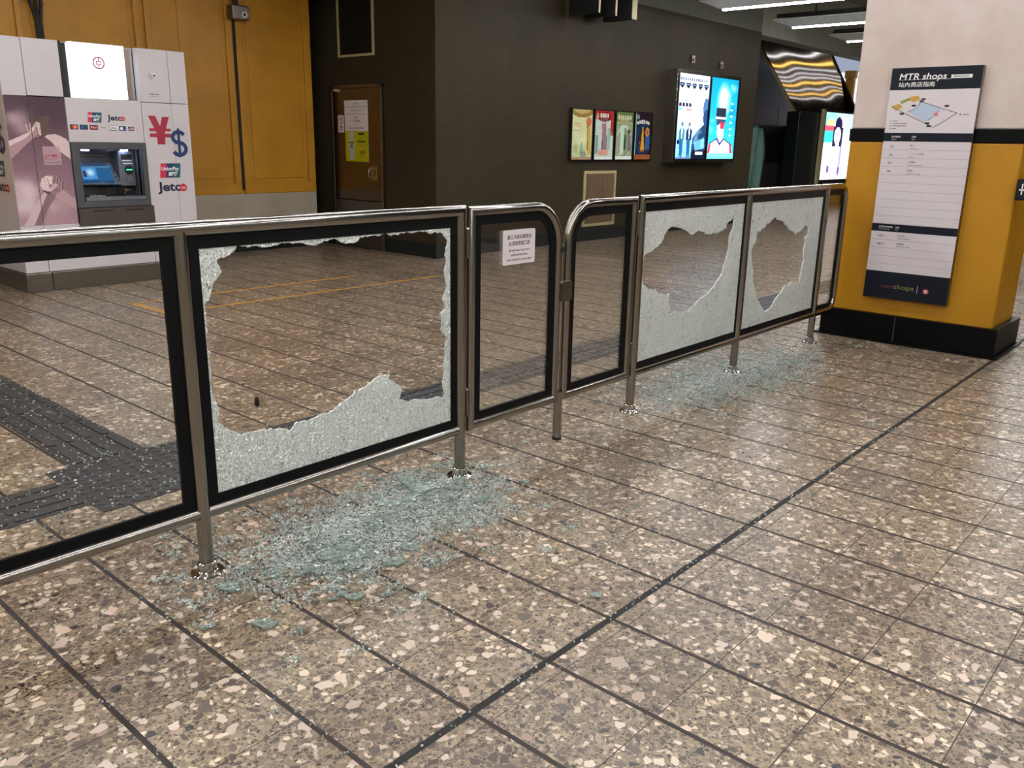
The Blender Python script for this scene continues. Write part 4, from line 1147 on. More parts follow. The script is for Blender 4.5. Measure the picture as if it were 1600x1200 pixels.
for s_, z_, cn, en, w1, w2 in (('05', 1.388, '美心', "Maxim's", 0.026, 0.050), ('06', 1.332, '7 - 11 便利店', '7-Eleven', 0.100, 0.040), ('07', 1.276, '八時報店', 'Hankow Natural', 0.052, 0.095), ('08', 1.219, '鴻福堂', 'Hung Fook Tong', 0.038, 0.090)):
    write(mb, s_, O, x=0.052, y=z_ - 0.003, h=0.015, w=0.026, lift=0.001, **FX)
    write(mb, cn, O, x=0.187, y=z_ + 0.006, h=0.012, w=w1, bold=0.006, lift=0.001, **FX)
    write(mb, en, O, x=0.187, y=z_ - 0.013, h=0.009, w=w2, lift=0.001, **FX)
for s_, z_, cn, en in (('ABC1', 0.768, '恒生銀行', 'Hang Seng Bank'), ('ABC2', 0.711, '東亞銀行', 'Bank of East Asia')):
    write(mb, s_, O, x=0.050, y=z_ - 0.004, h=0.016, w=0.048, lift=0.001, **FX)
    write(mb, cn, O, x=0.187, y=z_ + 0.004, h=0.012, w=0.052, bold=0.006, lift=0.001, **FX)
    write(mb, en, O, x=0.187, y=z_ - 0.012, h=0.009, w=0.092, lift=0.001, **FX)
mb.build('black_lettering', M['t_black'], sg)
mb = MB()
for k in range(1, 11): patch(mb, O, pts=rect(0.004, W_ - 0.006, 1.427 - 0.0567 * k - 0.001, 1.427 - 0.0567 * k + 0.001), lift=0.0008, **FX)
for z_ in (0.745, 0.687, 0.630, 0.574): patch(mb, O, pts=rect(0.004, W_ - 0.006, z_ - 0.001, z_ + 0.001), lift=0.0008, **FX)
mb.build('row_lines', M['rule'], sg)
# little station map
MC = [plain('map_blue', (176, 190, 208), var=0), plain('map_olive', (140, 150, 60), var=0), plain('map_gold', (196, 150, 60), var=0), plain('map_line', (70, 70, 78), var=0), M['t_black'], plain('map_pink', (206, 110, 140), var=0), plain('map_pale', (214, 206, 214), var=0)]
mb = MB()
y = lambda v: -0.198 - v
def mp(L, mi, lift=0.0012): patch(mb, O, pts=[(y(a), b) for a, b in L], lift=lift, mi=mi, **FX)
def seg(a, b, mi=3, t=0.0016):
    (x1, y1), (x2, y2) = (y(a[0]), a[1]), (y(b[0]), b[1])
    L = math.hypot(x2 - x1, y2 - y1); nx, ny = -(y2 - y1) / L * t, (x2 - x1) / L * t
    patch(mb, O, pts=[(x1 - nx, y1 - ny), (x2 - nx, y2 - ny), (x2 + nx, y2 + ny), (x1 + nx, y1 + ny)], lift=0.0018, mi=mi, **FX)
mp([(-0.34, 1.622), (-0.401, 1.650), (-0.383, 1.661), (-0.42, 1.688), (-0.545, 1.650), (-0.544, 1.633), (-0.51, 1.610), (-0.50, 1.580), (-0.476, 1.562), (-0.45, 1.562)], 0)
mp([(-0.221, 1.66), (-0.275, 1.678), (-0.30, 1.655), (-0.262, 1.632)], 2); mp([(-0.275, 1.693), (-0.335, 1.716), (-0.345, 1.703), (-0.29, 1.676)], 1)
mp([(-0.345, 1.724), (-0.395, 1.728), (-0.409, 1.705), (-0.37, 1.688), (-0.335, 1.70)], 2)
for a, b in (((-0.415, 1.691), (-0.558, 1.644)), ((-0.558, 1.644), (-0.656, 1.614)), ((-0.656, 1.614), (-0.52, 1.521)), ((-0.52, 1.521), (-0.32, 1.614)), ((-0.32, 1.614), (-0.221, 1.66)), ((-0.544, 1.633), (-0.51, 1.600)), ((-0.51, 1.592), (-0.476, 1.566)), ((-0.40, 1.66), (-0.415, 1.691)), ((-0.40, 1.652), (-0.335, 1.622))):
    seg(a, b)
for a, b in ((-0.43, 1.706), (-0.42, 1.692), (-0.372, 1.664), (-0.30, 1.612), (-0.585, 1.660), (-0.476, 1.548), (-0.488, 1.530)):
    mp([(a + 0.014, b - 0.006), (a - 0.014, b - 0.006), (a - 0.014, b + 0.006), (a + 0.014, b + 0.006)], 4, 0.0022)
mp([(-0.524 + 0.014 * math.cos(t_), 1.605 + 0.012 * math.sin(t_)) for t_ in [6.283 * i / 16 for i in range(16)]], 5, 0.002)
mp([(-0.575, 1.640), (-0.61, 1.632), (-0.60, 1.622), (-0.575, 1.625)], 6)
for k, w_ in enumerate((0.03, 0.095, 0.09, 0.025)):
    z_ = 1.563 - 0.0165 * k
    patch(mb, O, pts=rect(0.034, 0.040, z_ - 0.003, z_ + 0.003), lift=0.001, mi=4, **FX); patch(mb, O, pts=rect(0.050, 0.050 + w_, z_ - 0.002, z_ + 0.002), lift=0.001, mi=3, **FX)
patch(mb, O, pts=rect(0.495, 0.530, 1.602, 1.606), lift=0.001, mi=3, **FX); patch(mb, O, pts=disc(0.478, 1.605, 0.005, 10), lift=0.001, mi=3, **FX)
mb.build('station_map', MC, sg)
mb = MB(); write(mb, 'mtr', O, x=0.118, y=0.400, h=0.030, w=0.085, lift=0.002, **FX); mb.build('magenta_lettering', M['t_magenta'], sg)
mb = MB(); write(mb, 'shops', O, x=0.207, y=0.400, h=0.034, w=0.142, lift=0.002, **FX); mb.build('olive_lettering', M['t_green'], sg)
mb = MB(); patch(mb, O, pts=disc(0.430, 0.405, 0.021, 24, 0.018), lift=0.002, **FX); lg = mb.build('railway_emblem', M['t_red'], sg)
mb = MB(); c0 = 0.430
for pts in (rect(c0 - 0.0015, c0 + 0.0015, 0.392, 0.418), [(c0 - 0.012, 0.416), (c0 - 0.009, 0.407), (c0 + 0.009, 0.407), (c0 + 0.012, 0.416), (c0 + 0.008, 0.416), (c0 + 0.006, 0.410), (c0 - 0.006, 0.410), (c0 - 0.008, 0.416)],
            [(c0 - 0.012, 0.394), (c0 - 0.009, 0.403), (c0 + 0.009, 0.403), (c0 + 0.012, 0.394), (c0 + 0.008, 0.394), (c0 + 0.006, 0.400), (c0 - 0.006, 0.400), (c0 - 0.008, 0.394)]):
    patch(mb, O, pts=pts, lift=0.0035, **FX)
mb.build('emblem_mark', M['t_white'], lg)
# small sign at the pillar's far edge
es = tag(empty('exit_sign', (5.19, -1.09, 1.07)), 'small dark sign with a white mark projecting from the far corner of the pillar', 'sign')
mb = MB(); mb.box(5.185, 5.243, -1.40, -1.086, 1.068, 1.203); mb.build('sign_box', M['navy'], es, bevel=0.006)
mb = MB()
for pts in (rect(0.018, 0.052, 0.062, 0.072), rect(0.031, 0.039, 0.036, 0.105), [(0.044, 0.098), (0.052, 0.106), (0.040, 0.112)]): patch(mb, (5.185, -1.086, 1.068), pts=pts, lift=0.001, **FX)
mb.build('white_mark', M['t_white'], es)

# ================================================================== DOOR NOTICES
XN = 5.895
n1 = tag(empty('door_notice', (XN, 6.565, 1.47)), 'white paper notice with black lines of text on the brown steel door', 'notice')
mb = MB(); mb.box(XN - 0.001, XN, 6.333, 6.797, 1.472, 1.845); mb.build('paper', M['paper'], n1)
mb = MB(); O = (XN - 0.001, 6.797, 1.472)
for s_, y_, w_ in (('NOTICE', 0.325, 0.10), ('AUTHORIZED ACCESS PERSONS', 0.285, 0.41), ('MUST SIGN IN', 0.242, 0.21), ('BEFORE ENTERING THIS ROOM', 0.200, 0.36)):
    write(mb, s_, O, x=0.232, y=y_, h=0.017, w=w_, align='C', lift=0.0006, **FX)
for s_, y_, w_ in (('告示', 0.150, 0.06), ('所有獲授權', 0.110, 0.14), ('人士', 0.068, 0.06), ('進入前必須先行登記', 0.022, 0.29)):
    write(mb, s_, O, x=0.232, y=y_, h=0.026, w=w_, align='C', lift=0.0006, bold=0.01, **FX)
mb.build('lettering', M['t_black'], n1)
n2 = tag(empty('safety_poster', (XN, 6.565, 1.10)), 'yellow-green poster with a grey figure shape below the white notice on the door', 'poster')
mb = MB(); p = Pic(46, 40, (170, 168, 10)); p.speck(5)
p.rect(0.17, 0.37, 0.04, 0.97, (176, 170, 166)); p.ell(0.27, 0.5, 0.14, 0.13, (176, 176, 176)); p.ell(0.27, 0.5, 0.08, 0.08, (110, 120, 110)); p.rect(0.18, 0.36, 0.6, 0.64, (60, 80, 60))
p.rect(0.57, 0.82, 0.87, 0.94, (40, 44, 20)); p.rect(0.6, 0.75, 0.77, 0.81, (110, 112, 20)); p.rect(0.52, 0.88, 0.62, 0.71, (90, 96, 40)); p.rect(0.5, 0.9, 0.52, 0.54, (130, 130, 50)); p.rect(0.6, 0.88, 0.24, 0.37, (150, 110, 20)); p.rect(0.5, 0.85, 0.17, 0.19, (140, 130, 30))
mb.box(XN - 0.001, XN, 6.335, 6.795, 1.098, 1.470)
p.onto(mb, (XN - 0.001, 6.795, 1.098), x0=0, x1=0.46, y0=0, y1=0.372, lift=0.0005, mi=1, **FX)
mb.build('print', [M['paper'], M['ink']], n2)
n3 = tag(empty('prohibition_sticker', (XN, 6.87, 1.46)), 'small white sticker with a red ring at the left edge of the door', 'sticker')
mb = MB(); mb.box(XN - 0.001, XN, 6.815, 6.935, 1.455, 1.665); mb.build('sticker', M['paper'], n3)
mb = MB(); O = (XN - 0.001, 6.935, 1.455); mb.slab([disc(0.06, 0.145, 0.050, 24), disc(0.06, 0.145, 0.038, 24)[::-1]], O, FX['U'], FX['V'], FX['N'], 0.0006); mb.build('red_ring', M['t_red'], n3)
mb = MB(); patch(mb, O, pts=[(0.045, 0.165), (0.062, 0.175), (0.075, 0.12), (0.066, 0.112)], lift=0.0006, **FX)
for k in range(4): patch(mb, O, pts=rect(0.025, 0.095, 0.018 + 0.017 * k, 0.026 + 0.017 * k), lift=0.0006, **FX)
mb.build('black_marks', M['t_black'], n3)

# ================================================================== GRILLES
gv = tag(empty('vent_grille', (5.93, 6.57, 2.36)), 'tall dark louvred vent with thin cream frame above the brown steel door', 'vent')
mb = MB(); mb.slab([rect(0, 0.70, 0, 1.0), rect(0.028, 0.672, 0.028, 0.972)[::-1]], (5.93, 6.915, 2.362), FX['U'], FX['V'], FX['N'], 0.02); mb.build('frame', M['cream'], gv)
mb = MB()
for k in range(30):
    z_ = 2.395 + 0.0315 * k
    mb.add([(5.915, 6.245, z_), (5.915, 6.885, z_), (5.928, 6.885, z_ + 0.024), (5.928, 6.245, z_ + 0.024)], [(0, 1, 2, 3)])
mb.box(5.927, 5.929, 6.245, 6.885, 2.39, 3.33)
mb.build('louvres', M['mosaic_dark'], gv)
gw = tag(empty('wall_grille', (9.22, 5.15, 0.20)), 'brown upright-slatted grille in a cream frame low on the dark wall under the posters', 'grille')
mb = MB(); mb.slab([rect(0, 0.79, 0, 0.79), rect(0.04, 0.75, 0.04, 0.75)[::-1]], (8.825, 5.15, 0.205), FY['U'], FY['V'], FY['N'], 0.02); mb.build('frame', M['cream'], gw)
mb = MB(); mb.box(8.86, 9.58, 5.146, 5.149, 0.24, 0.96)
for k in range(17):
    x_ = 8.867 + 0.042 * k
    mb.box(x_, x_ + 0.027, 5.134, 5.146, 0.245, 0.955)
mb.build('slats', M['wood'], gw)

# ================================================================== POSTERS
def poster(x0, x1, pic, label):
    r_ = tag(empty('framed_poster', ((x0 + x1) / 2, 5.15, 1.137)), label, 'poster', 'row of four framed posters on the dark wall')
    mb = MB(); mb.box(x0, x1, 5.112, 5.149, 1.137, 1.845); mb.build('backing', M['dark'], r_)
    mb = MB(); w_, h_ = x1 - x0, 0.708
    mb.slab([rect(0, w_, 0, h_), rect(0.018, w_ - 0.018, 0.018, h_ - 0.018)[::-1]], (x0, 5.112, 1.137), FY['U'], FY['V'], FY['N'], 0.010); mb.build('frame', M['steel'], r_)
    mb = MB(); pic.onto(mb, (x0, 5.112, 1.137), x0=0.018, x1=w_ - 0.018, y0=0.018, y1=h_ - 0.018, lift=0.001, **FY); mb.build('print', M['ink_poster'], r_)
p = Pic(40, 58, (226, 224, 178)); p.grad((196, 206, 150), (226, 224, 170)); p.ell(0.5, 1.0, 0.6, 0.16, (160, 130, 70)); p.ell(0.5, 1.02, 0.45, 0.1, (196, 176, 110)); p.cloud((244, 240, 190), 10, 0.25, 0.4, (0.2, 0.8, 0.3, 0.7))
p.poly([(0.72, 0.80), (0.92, 0.84), (0.98, 0.1), (0.80, 0.12)], (214, 170, 90)); p.ell(0.84, 0.76, 0.14, 0.09, (216, 120, 76)); p.line([(0.78, 0.7), (0.8, 0.2)], 0.02, (150, 110, 60))
p.rect(0.12, 0.45, 0.66, 0.74, (222, 172, 140), 0.6); p.rect(0.1, 0.45, 0.57, 0.59, (170, 170, 150)); p.poly([(0.4, 0.1), (0.5, 0.4), (0.6, 0.12)], (150, 170, 150)); p.rect(0.1, 0.3, 0.14, 0.3, (180, 186, 130)); p.ell(0.6, 0.1, 0.14, 0.08, (150, 160, 140)); p.rect(0, 1, 0, 0.06, (180, 150, 120)); p.speck(5)
poster(8.449, 8.945, p, 'leftmost poster of the four, pale yellow-green with an orange figure at its right')
p = Pic(40, 58, (206, 214, 206)); p.rect(0, 1, 0.83, 1, (170, 50, 50)); p.ell(0.5, 0.88, 0.42, 0.10, (150, 34, 40)); p.rect(0.85, 1, 0.5, 1, (176, 60, 56))
for k in range(4): p.rect(0.28 + 0.12 * k, 0.37 + 0.12 * k, 0.87, 0.94, (226, 220, 206))
for k in range(4): p.rect(0.30 + 0.11 * k, 0.37 + 0.11 * k, 0.80, 0.84, (120, 110, 110))
p.ell(0.14, 0.89, 0.06, 0.06, (220, 150, 90)); p.cloud((180, 200, 190), 12, 0.2, 0.4); p.poly([(0.38, 0.74), (0.6, 0.76), (0.68, 0.2), (0.42, 0.2)], (160, 130, 126)); p.ell(0.5, 0.68, 0.08, 0.06, (196, 120, 110)); p.rect(0.40, 0.46, 0.16, 0.4, (70, 64, 60)); p.rect(0.64, 0.68, 0.16, 0.5, (90, 110, 120))
p.rect(0.7, 0.85, 0.2, 0.65, (160, 190, 180)); p.rect(0.05, 0.2, 0.12, 0.5, (130, 160, 150)); p.rect(0.25, 0.75, 0.09, 0.2, (222, 160, 136)); p.rect(0, 1, 0, 0.06, (230, 236, 224)); p.speck(6)
poster(8.979, 9.466, p, 'poster with a red arched heading, second from the left of the four')
p = Pic(40, 58, (150, 168, 124)); p.rect(0, 1, 0.8, 1, (104, 124, 74)); p.cloud((196, 200, 160), 10, 0.15, 0.5, (0.1, 0.9, 0.82, 0.95))
for k in range(6): p.rect(0.1 + 0.14 * k, 0.19 + 0.14 * k, 0.84, 0.93, (214, 210, 170)); p.rect(0.12 + 0.14 * k, 0.18 + 0.14 * k, 0.76, 0.82, (206, 160, 120))
p.ell(0.5, 0.38, 0.46, 0.36, (206, 200, 186)); p.ell(0.5, 0.36, 0.40, 0.31, (140, 158, 118)); p.rect(0.28, 0.5, 0.1, 0.7, (196, 222, 196)); p.rect(0.04, 0.22, 0.12, 0.5, (170, 160, 140)); p.poly([(0.52, 0.55), (0.62, 0.5), (0.62, 0.2), (0.5, 0.2)], (74, 80, 50)); p.poly([(0.74, 0.6), (0.92, 0.5), (0.96, 0.15), (0.74, 0.2)], (126, 116, 140)); p.ell(0.8, 0.6, 0.07, 0.05, (96, 70, 60)); p.rect(0, 1, 0, 0.07, (226, 236, 222)); p.speck(6)
poster(9.500, 9.968, p, 'green poster with an arch of letters, third from the left of the four')
p = Pic(40, 58, (44, 32, 40)); p.ell(0.5, 0.42, 0.48, 0.36, (30, 60, 100)); p.ell(0.55, 0.42, 0.36, 0.30, (60, 44, 50))
for k in range(6): p.rect(0.12 + 0.13 * k, 0.22 + 0.13 * k, 0.76 + 0.03 * (1 - abs(k - 2.5) / 2.5), 0.83 + 0.03 * (1 - abs(k - 2.5) / 2.5), (220, 214, 204))
p.poly([(0.38, 0.2), (0.46, 0.7), (0.52, 0.7), (0.62, 0.2)], (222, 160, 60)); p.ell(0.78, 0.6, 0.13, 0.1, (206, 150, 110)); p.ell(0.78, 0.6, 0.07, 0.06, (176, 90, 50)); p.poly([(0.66, 0.5), (0.92, 0.5), (0.94, 0.2), (0.7, 0.22)], (60, 96, 150)); p.cloud((226, 150, 70), 10, 0.1, 0.5, (0.3, 0.7, 0.15, 0.4)); p.rect(0, 1, 0, 0.1, (160, 90, 50)); p.rect(0, 0.08, 0.1, 1, (150, 206, 200)); p.ell(0.18, 0.92, 0.08, 0.05, (150, 150, 140)); p.speck(6)
poster(9.996, 10.478, p, 'rightmost poster of the four, dark with golden figures')

# ================================================================== TWIN LIGHT BOX
lb = tag(empty('poster_light_box', (11.92, 5.15, 1.10)), 'steel wall light box with two glowing blue film posters', 'light box')
mb = MB(); mb.box(10.90, 12.93, 4.965, 5.149, 1.105, 2.515); mb.build('housing', M['mirror'], lb, bevel=0.004)
mb = MB(); mb.slab([rect(0, 2.03, 0, 1.41), rect(0.05, 0.985, 0.06, 1.35)[::-1], rect(1.055, 1.98, 0.06, 1.35)[::-1]], (10.90, 4.965, 1.105), FY['U'], FY['V'], FY['N'], 0.015); mb.build('frame', M['steel'], lb)
p = Pic(84, 116, (236, 244, 252)); p.grad((120, 190, 236), (250, 252, 255)); p.cloud((255, 255, 255), 16, 0.3, 0.5, (0.1, 0.9, 0.4, 0.9))
for k in range(13): p.rect(0.04 + 0.07 * k, 0.09 + 0.07 * k, 0.925, 0.955, (60, 80, 110), 0.8)
for k in range(5):
    cx = 0.10 + 0.20 * k; p.rect(cx - 0.075, cx + 0.075, 0.865, 0.90, (24, 34, 64)); p.poly([(cx - 0.075, 0.866), (cx + 0.075, 0.866), (cx, 0.825)], (24, 34, 64)); p.rect(cx - 0.05, cx + 0.05, 0.868, 0.876, (150, 180, 214))
for k in range(4): p.rect(0.04 + 0.105 * k, 0.12 + 0.105 * k, 0.62, 0.665, (50, 50, 66))
p.rect(0.04, 0.14, 0.575, 0.60, (90, 190, 190)); p.rect(0.28, 0.46, 0.57, 0.60, (236, 150, 150)); p.rect(0.05, 0.45, 0.69, 0.70, (140, 150, 170))
p.poly([(0.55, 0.25), (0.7, 0.34), (0.86, 0.40), (1.0, 0.45), (1.0, 0.0), (0.52, 0.0)], (34, 60, 96)); p.poly([(0.6, 0.2), (0.95, 0.26), (0.98, 0.13), (0.66, 0.10)], (90, 160, 206)); p.cloud((150, 210, 240), 8, 0.12, 0.5, (0.6, 0.95, 0.15, 0.35))
p.ell(0.95, 0.62, 0.10, 0.12, (70, 110, 160)); p.ell(0.97, 0.5, 0.10, 0.10, (40, 70, 120)); p.rect(0.55, 1, 0, 0.10, (20, 26, 44)); p.rect(0.68, 0.93, 0.05, 0.09, (240, 244, 250))
for cx, jk in ((0.18, (70, 120, 140)), (0.42, (30, 40, 80))):
    p.ell(cx + 0.01, 0.415, 0.032, 0.026, (120, 90, 90)); p.poly([(cx - 0.09, 0.33), (cx, 0.39), (cx + 0.10, 0.34), (cx + 0.09, 0.22), (cx - 0.08, 0.22)], jk); p.poly([(cx - 0.02, 0.38), (cx + 0.04, 0.38), (cx + 0.02, 0.24), (cx, 0.24)], (220, 226, 236))
    p.poly([(cx - 0.06, 0.23), (cx + 0.06, 0.23), (cx + 0.05, 0.02), (cx - 0.0, 0.02)], (36, 90, 150)); p.poly([(cx - 0.06, 0.23), (cx - 0.0, 0.23), (cx - 0.02, 0.02), (cx - 0.05, 0.02)], (36, 90, 150))
p.ell(0.08, 0.20, 0.04, 0.03, (20, 24, 40)); p.rect(0.0, 0.52, 0, 0.02, (90, 110, 150))
mb = MB(); p.onto(mb, (10.90, 4.965, 1.105), x0=0.05, x1=0.985, y0=0.06, y1=1.35, lift=0.004, **FY)
sc_ = mb.build('backlit_poster', M['ink_lit'], lb); sc_['label'] = 'white and blue poster of two standing men and a car'
p = Pic(78, 116, (40, 170, 206)); p.grad((60, 190, 220), (20, 150, 200)); p.cloud((180, 240, 250), 14, 0.16, 0.4, (0.05, 0.95, 0.2, 0.95)); p.cloud((10, 110, 160), 8, 0.2, 0.35, (0.7, 1, 0.3, 1))
p.ell(0.5, 0.72, 0.30, 0.26, (190, 244, 252), 0.9, 0.6); p.ell(0.48, 0.76, 0.18, 0.16, (250, 255, 255), 1, 0.7)
p.rect(0.26, 0.62, 0.53, 0.635, (40, 44, 60)); p.rect(0.24, 0.64, 0.50, 0.53, (240, 244, 246)); p.poly([(0.27, 0.50), (0.62, 0.50), (0.58, 0.42), (0.30, 0.42)], (60, 70, 100)); p.poly([(0.42, 0.46), (0.60, 0.46), (0.56, 0.38), (0.44, 0.38)], (220, 50, 70))
p.poly([(0.32, 0.42), (0.42, 0.44), (0.42, 0.38), (0.56, 0.38), (0.58, 0.30), (0.54, 0.22), (0.40, 0.22), (0.34, 0.32)], (236, 240, 244)); p.rect(0.40, 0.55, 0.18, 0.26, (226, 214, 220))
p.poly([(0.02, 0.06), (0.06, 0.18), (0.32, 0.25), (0.46, 0.18), (0.60, 0.25), (0.90, 0.17), (0.95, 0.06)], (244, 246, 250)); p.poly([(0.30, 0.25), (0.46, 0.165), (0.62, 0.25), (0.58, 0.26), (0.46, 0.2), (0.36, 0.26)], (40, 60, 110))
p.poly([(0.02, 0.07), (0.06, 0.18), (0.14, 0.19), (0.10, 0.07)], (220, 60, 80)); p.poly([(0.95, 0.07), (0.90, 0.18), (0.82, 0.19), (0.86, 0.07)], (220, 60, 80)); p.line([(0.08, 0.19), (0.32, 0.25)], 0.012, (60, 50, 100)); p.line([(0.60, 0.25), (0.9, 0.18)], 0.012, (60, 50, 100)); p.rect(0, 1, 0, 0.07, (110, 214, 236))
for k in range(6): p.ell(0.82, 0.3 + 0.08 * k, 0.05, 0.012, (220, 250, 255), 0.9)
mb = MB(); p.onto(mb, (10.90, 4.965, 1.105), x0=1.055, x1=1.98, y0=0.06, y1=1.35, lift=0.004, **FY)
sc_ = mb.build('backlit_poster', M['ink_lit'], lb); sc_['label'] = 'turquoise poster of a figure in a sports jersey with a pale light beam'
for x, z, lab in ((11.60, 2.70, 'left small grey metal clip on the wall above the light box'), (12.54, 2.68, 'right small grey metal clip on the wall above the light box')):
    mb = MB(); mb.box(x - 0.05, x + 0.05, 5.12, 5.15, z - 0.05, z + 0.06); mb.box(x - 0.02, x + 0.02, 5.10, 5.12, z - 0.03, z + 0.02)
    tag(mb.build('wall_clip', M['steel_dark']), lab, 'bracket', 'wall clips above the light box')
# far advertising screen
fa_ = tag(empty('advertising_screen', (20.1, 5.95, 0.59)), 'glowing upright advert of a woman in white, beside the pillar', 'light box')
mb = MB(); mb.box(18.98, 21.0, 5.98, 6.25, 0.0, 2.24); mb.build('housing', M['skirt'], fa_)
mb = MB(); mb.box(18.985, 19.10, 5.92, 5.98, 0.0, 2.24); mb.build('light_trim', M['cream'], fa_)
p = Pic(56, 52, (244, 240, 250)); p.rect(0, 1, 0.72, 1, (170, 224, 214)); p.cloud((90, 190, 180), 10, 0.15, 0.5, (0, 0.4, 0.75, 1)); p.rect(0, 0.36, 0.74, 0.80, (226, 80, 100)); p.rect(0, 0.34, 0.55, 0.74, (60, 206, 180)); p.ell(0.18, 0.85, 0.12, 0.05, (240, 220, 120)); p.cloud((240, 150, 190), 8, 0.1, 0.5, (0.5, 0.8, 0.7, 0.95))
p.ell(0.48, 0.82, 0.13, 0.12, (34, 26, 60)); p.rect(0.30, 0.42, 0.5, 0.78, (40, 34, 66)); p.rect(0.55, 0.66, 0.50, 0.78, (40, 34, 66)); p.ell(0.47, 0.66, 0.12, 0.13, (250, 226, 240)); p.ell(0.43, 0.69, 0.015, 0.015, (190, 60, 110)); p.ell(0.53, 0.69, 0.015, 0.015, (190, 60, 110)); p.ell(0.47, 0.58, 0.025, 0.012, (226, 70, 110))
p.poly([(0.3, 0.2), (0.36, 0.5), (0.6, 0.5), (0.64, 0.2)], (252, 250, 255)); p.rect(0.60, 0.68, 0.2, 0.5, (150, 140, 200)); p.ell(0.24, 0.16, 0.05, 0.06, (110, 80, 150)); p.ell(0.63, 0.13, 0.05, 0.07, (110, 80, 150)); p.rect(0.34, 0.38, 0, 0.16, (236, 150, 200)); p.rect(0.5, 0.54, 0, 0.16, (236, 150, 200))
mb = MB(); p.onto(mb, (19.281, 5.98, 0.64), x0=0, x1=1.68, y0=0, y1=1.545, lift=0.004, **FY); mb.build('screen', M['ink_lit_far'], fa_)

# ================================================================== ESCALATOR UNDERSIDE
es_ = tag(empty('escalator', (18, 6.7, 0)), 'polished steel underside of an escalator sloping down behind the dark wall', 'escalator')
def slope(x): return 3.449 - (x - 19.011) * (3.449 - 2.388) / (20.769 - 19.011)
mb = MB()
rsn = random.Random(5)
nx, ny = 30, 40
x0, x1, y0, y1 = 15.2, 22.6, 5.95, 7.5
L = [[(x0 + (x1 - x0) * i / nx, y0 + (y1 - y0) * j / ny, 0) for j in range(ny + 1)] for i in range(nx + 1)]
vs = []
for i in range(nx + 1):
    for j in range(ny + 1):
        x_, y_, _ = L[i][j]
        vs.append((x_, y_, slope(x_) + 0.0035 * math.sin(x_ * 3.1 + 2 * math.sin(y_ * 3)) + 0.0014 * math.sin(y_ * 9 + x_)))
b_ = (nx + 1) * (ny + 1)
mb.add(vs, [(i * (ny + 1) + j, i * (ny + 1) + j + 1, (i + 1) * (ny + 1) + j + 1, (i + 1) * (ny + 1) + j) for i in range(nx) for j in range(ny)])
mb.build('soffit', M['soffit'], es_, smooth=True)
mb = MB()
for yy_ in (5.95, 7.5):
    hh_ = 0.10 if yy_ < 6 else 1.1
    P4 = [(x0, yy_, slope(x0)), (x1, yy_, slope(x1)), (x1, yy_, slope(x1) + hh_), (x0, yy_, slope(x0) + hh_)]
    d_ = 0.03 if yy_ < 6 else -0.03
    mb.add(P4 + [(a, b + d_, c) for a, b, c in P4], [(0, 1, 2, 3), (7, 6, 5, 4), (0, 4, 5, 1), (1, 5, 6, 2), (2, 6, 7, 3), (3, 7, 4, 0)])
mb.build('side_cladding', M['steel_dark'], es_)
mb = MB(); mb.tube([(x0, 7.52, slope(x0) - 0.02), (x1, 7.52, slope(x1) - 0.02)], 0.035, 8); mb.build('edge_trim', M['cream'], es_)
for k, (x_, w_, wm) in enumerate(((20.34, 0.05, 0), (20.62, 0.045, 1), (20.82, 0.02, 0), (20.98, 0.015, 0), (21.10, 0.018, 0), (21.24, 0.025, 1), (21.40, 0.012, 0), (21.52, 0.012, 1), (21.64, 0.01, 0))):  # strips added out of view so the underside mirrors wavy bands
    mb = MB(); mb.box(x_, x_ + w_, 7.05, 9.4, 0.0, 0.03)
    tag(mb.build('added_glow_strip', M['strip_warm'] if wm else M['strip_white']), 'added glowing strip, out of view, mirrored as a wavy band in the escalator underside', 'floor light', 'added glowing strips below the escalator')
mb = MB(); mb.box(17.85, 18.97, 6.0, 6.3, 0, 2.15)
tag(mb.build('equipment_cabinet', M['skirt'], bevel=0.01), 'dark cabinet under the escalator, left of the glowing advert', 'cabinet')
# green tarpaulin hung round the corner
mb = MB()
vs = []
nu, nv = 28, 20
for j in range(nv + 1):
    for i in range(nu + 1):
        u, v = i / nu, j / nv
        vs.append((14.45 + 1.15 * u + 0.06 * math.sin(7 * v) * u - 0.15 * v * u, 5.75 + 0.13 * math.sin(9 * u + 2 * v) + 0.06 * math.sin(23 * u + 3 * v), 1.80 - 0.08 * u ** 2 - 1.79 * v + 0.02 * math.sin(9 * u)))
mb.add(vs, [(j * (nu + 1) + i, j * (nu + 1) + i + 1, (j + 1) * (nu + 1) + i + 1, (j + 1) * (nu + 1) + i) for j in range(nv) for i in range(nu)])
o = mb.build('tarpaulin', M['tarp'], smooth=True)
sm = o.modifiers.new('thickness', 'SOLIDIFY'); sm.thickness = 0.006
tag(o, 'dark green tarpaulin draped in the gap past the end of the brown wall', 'tarpaulin')

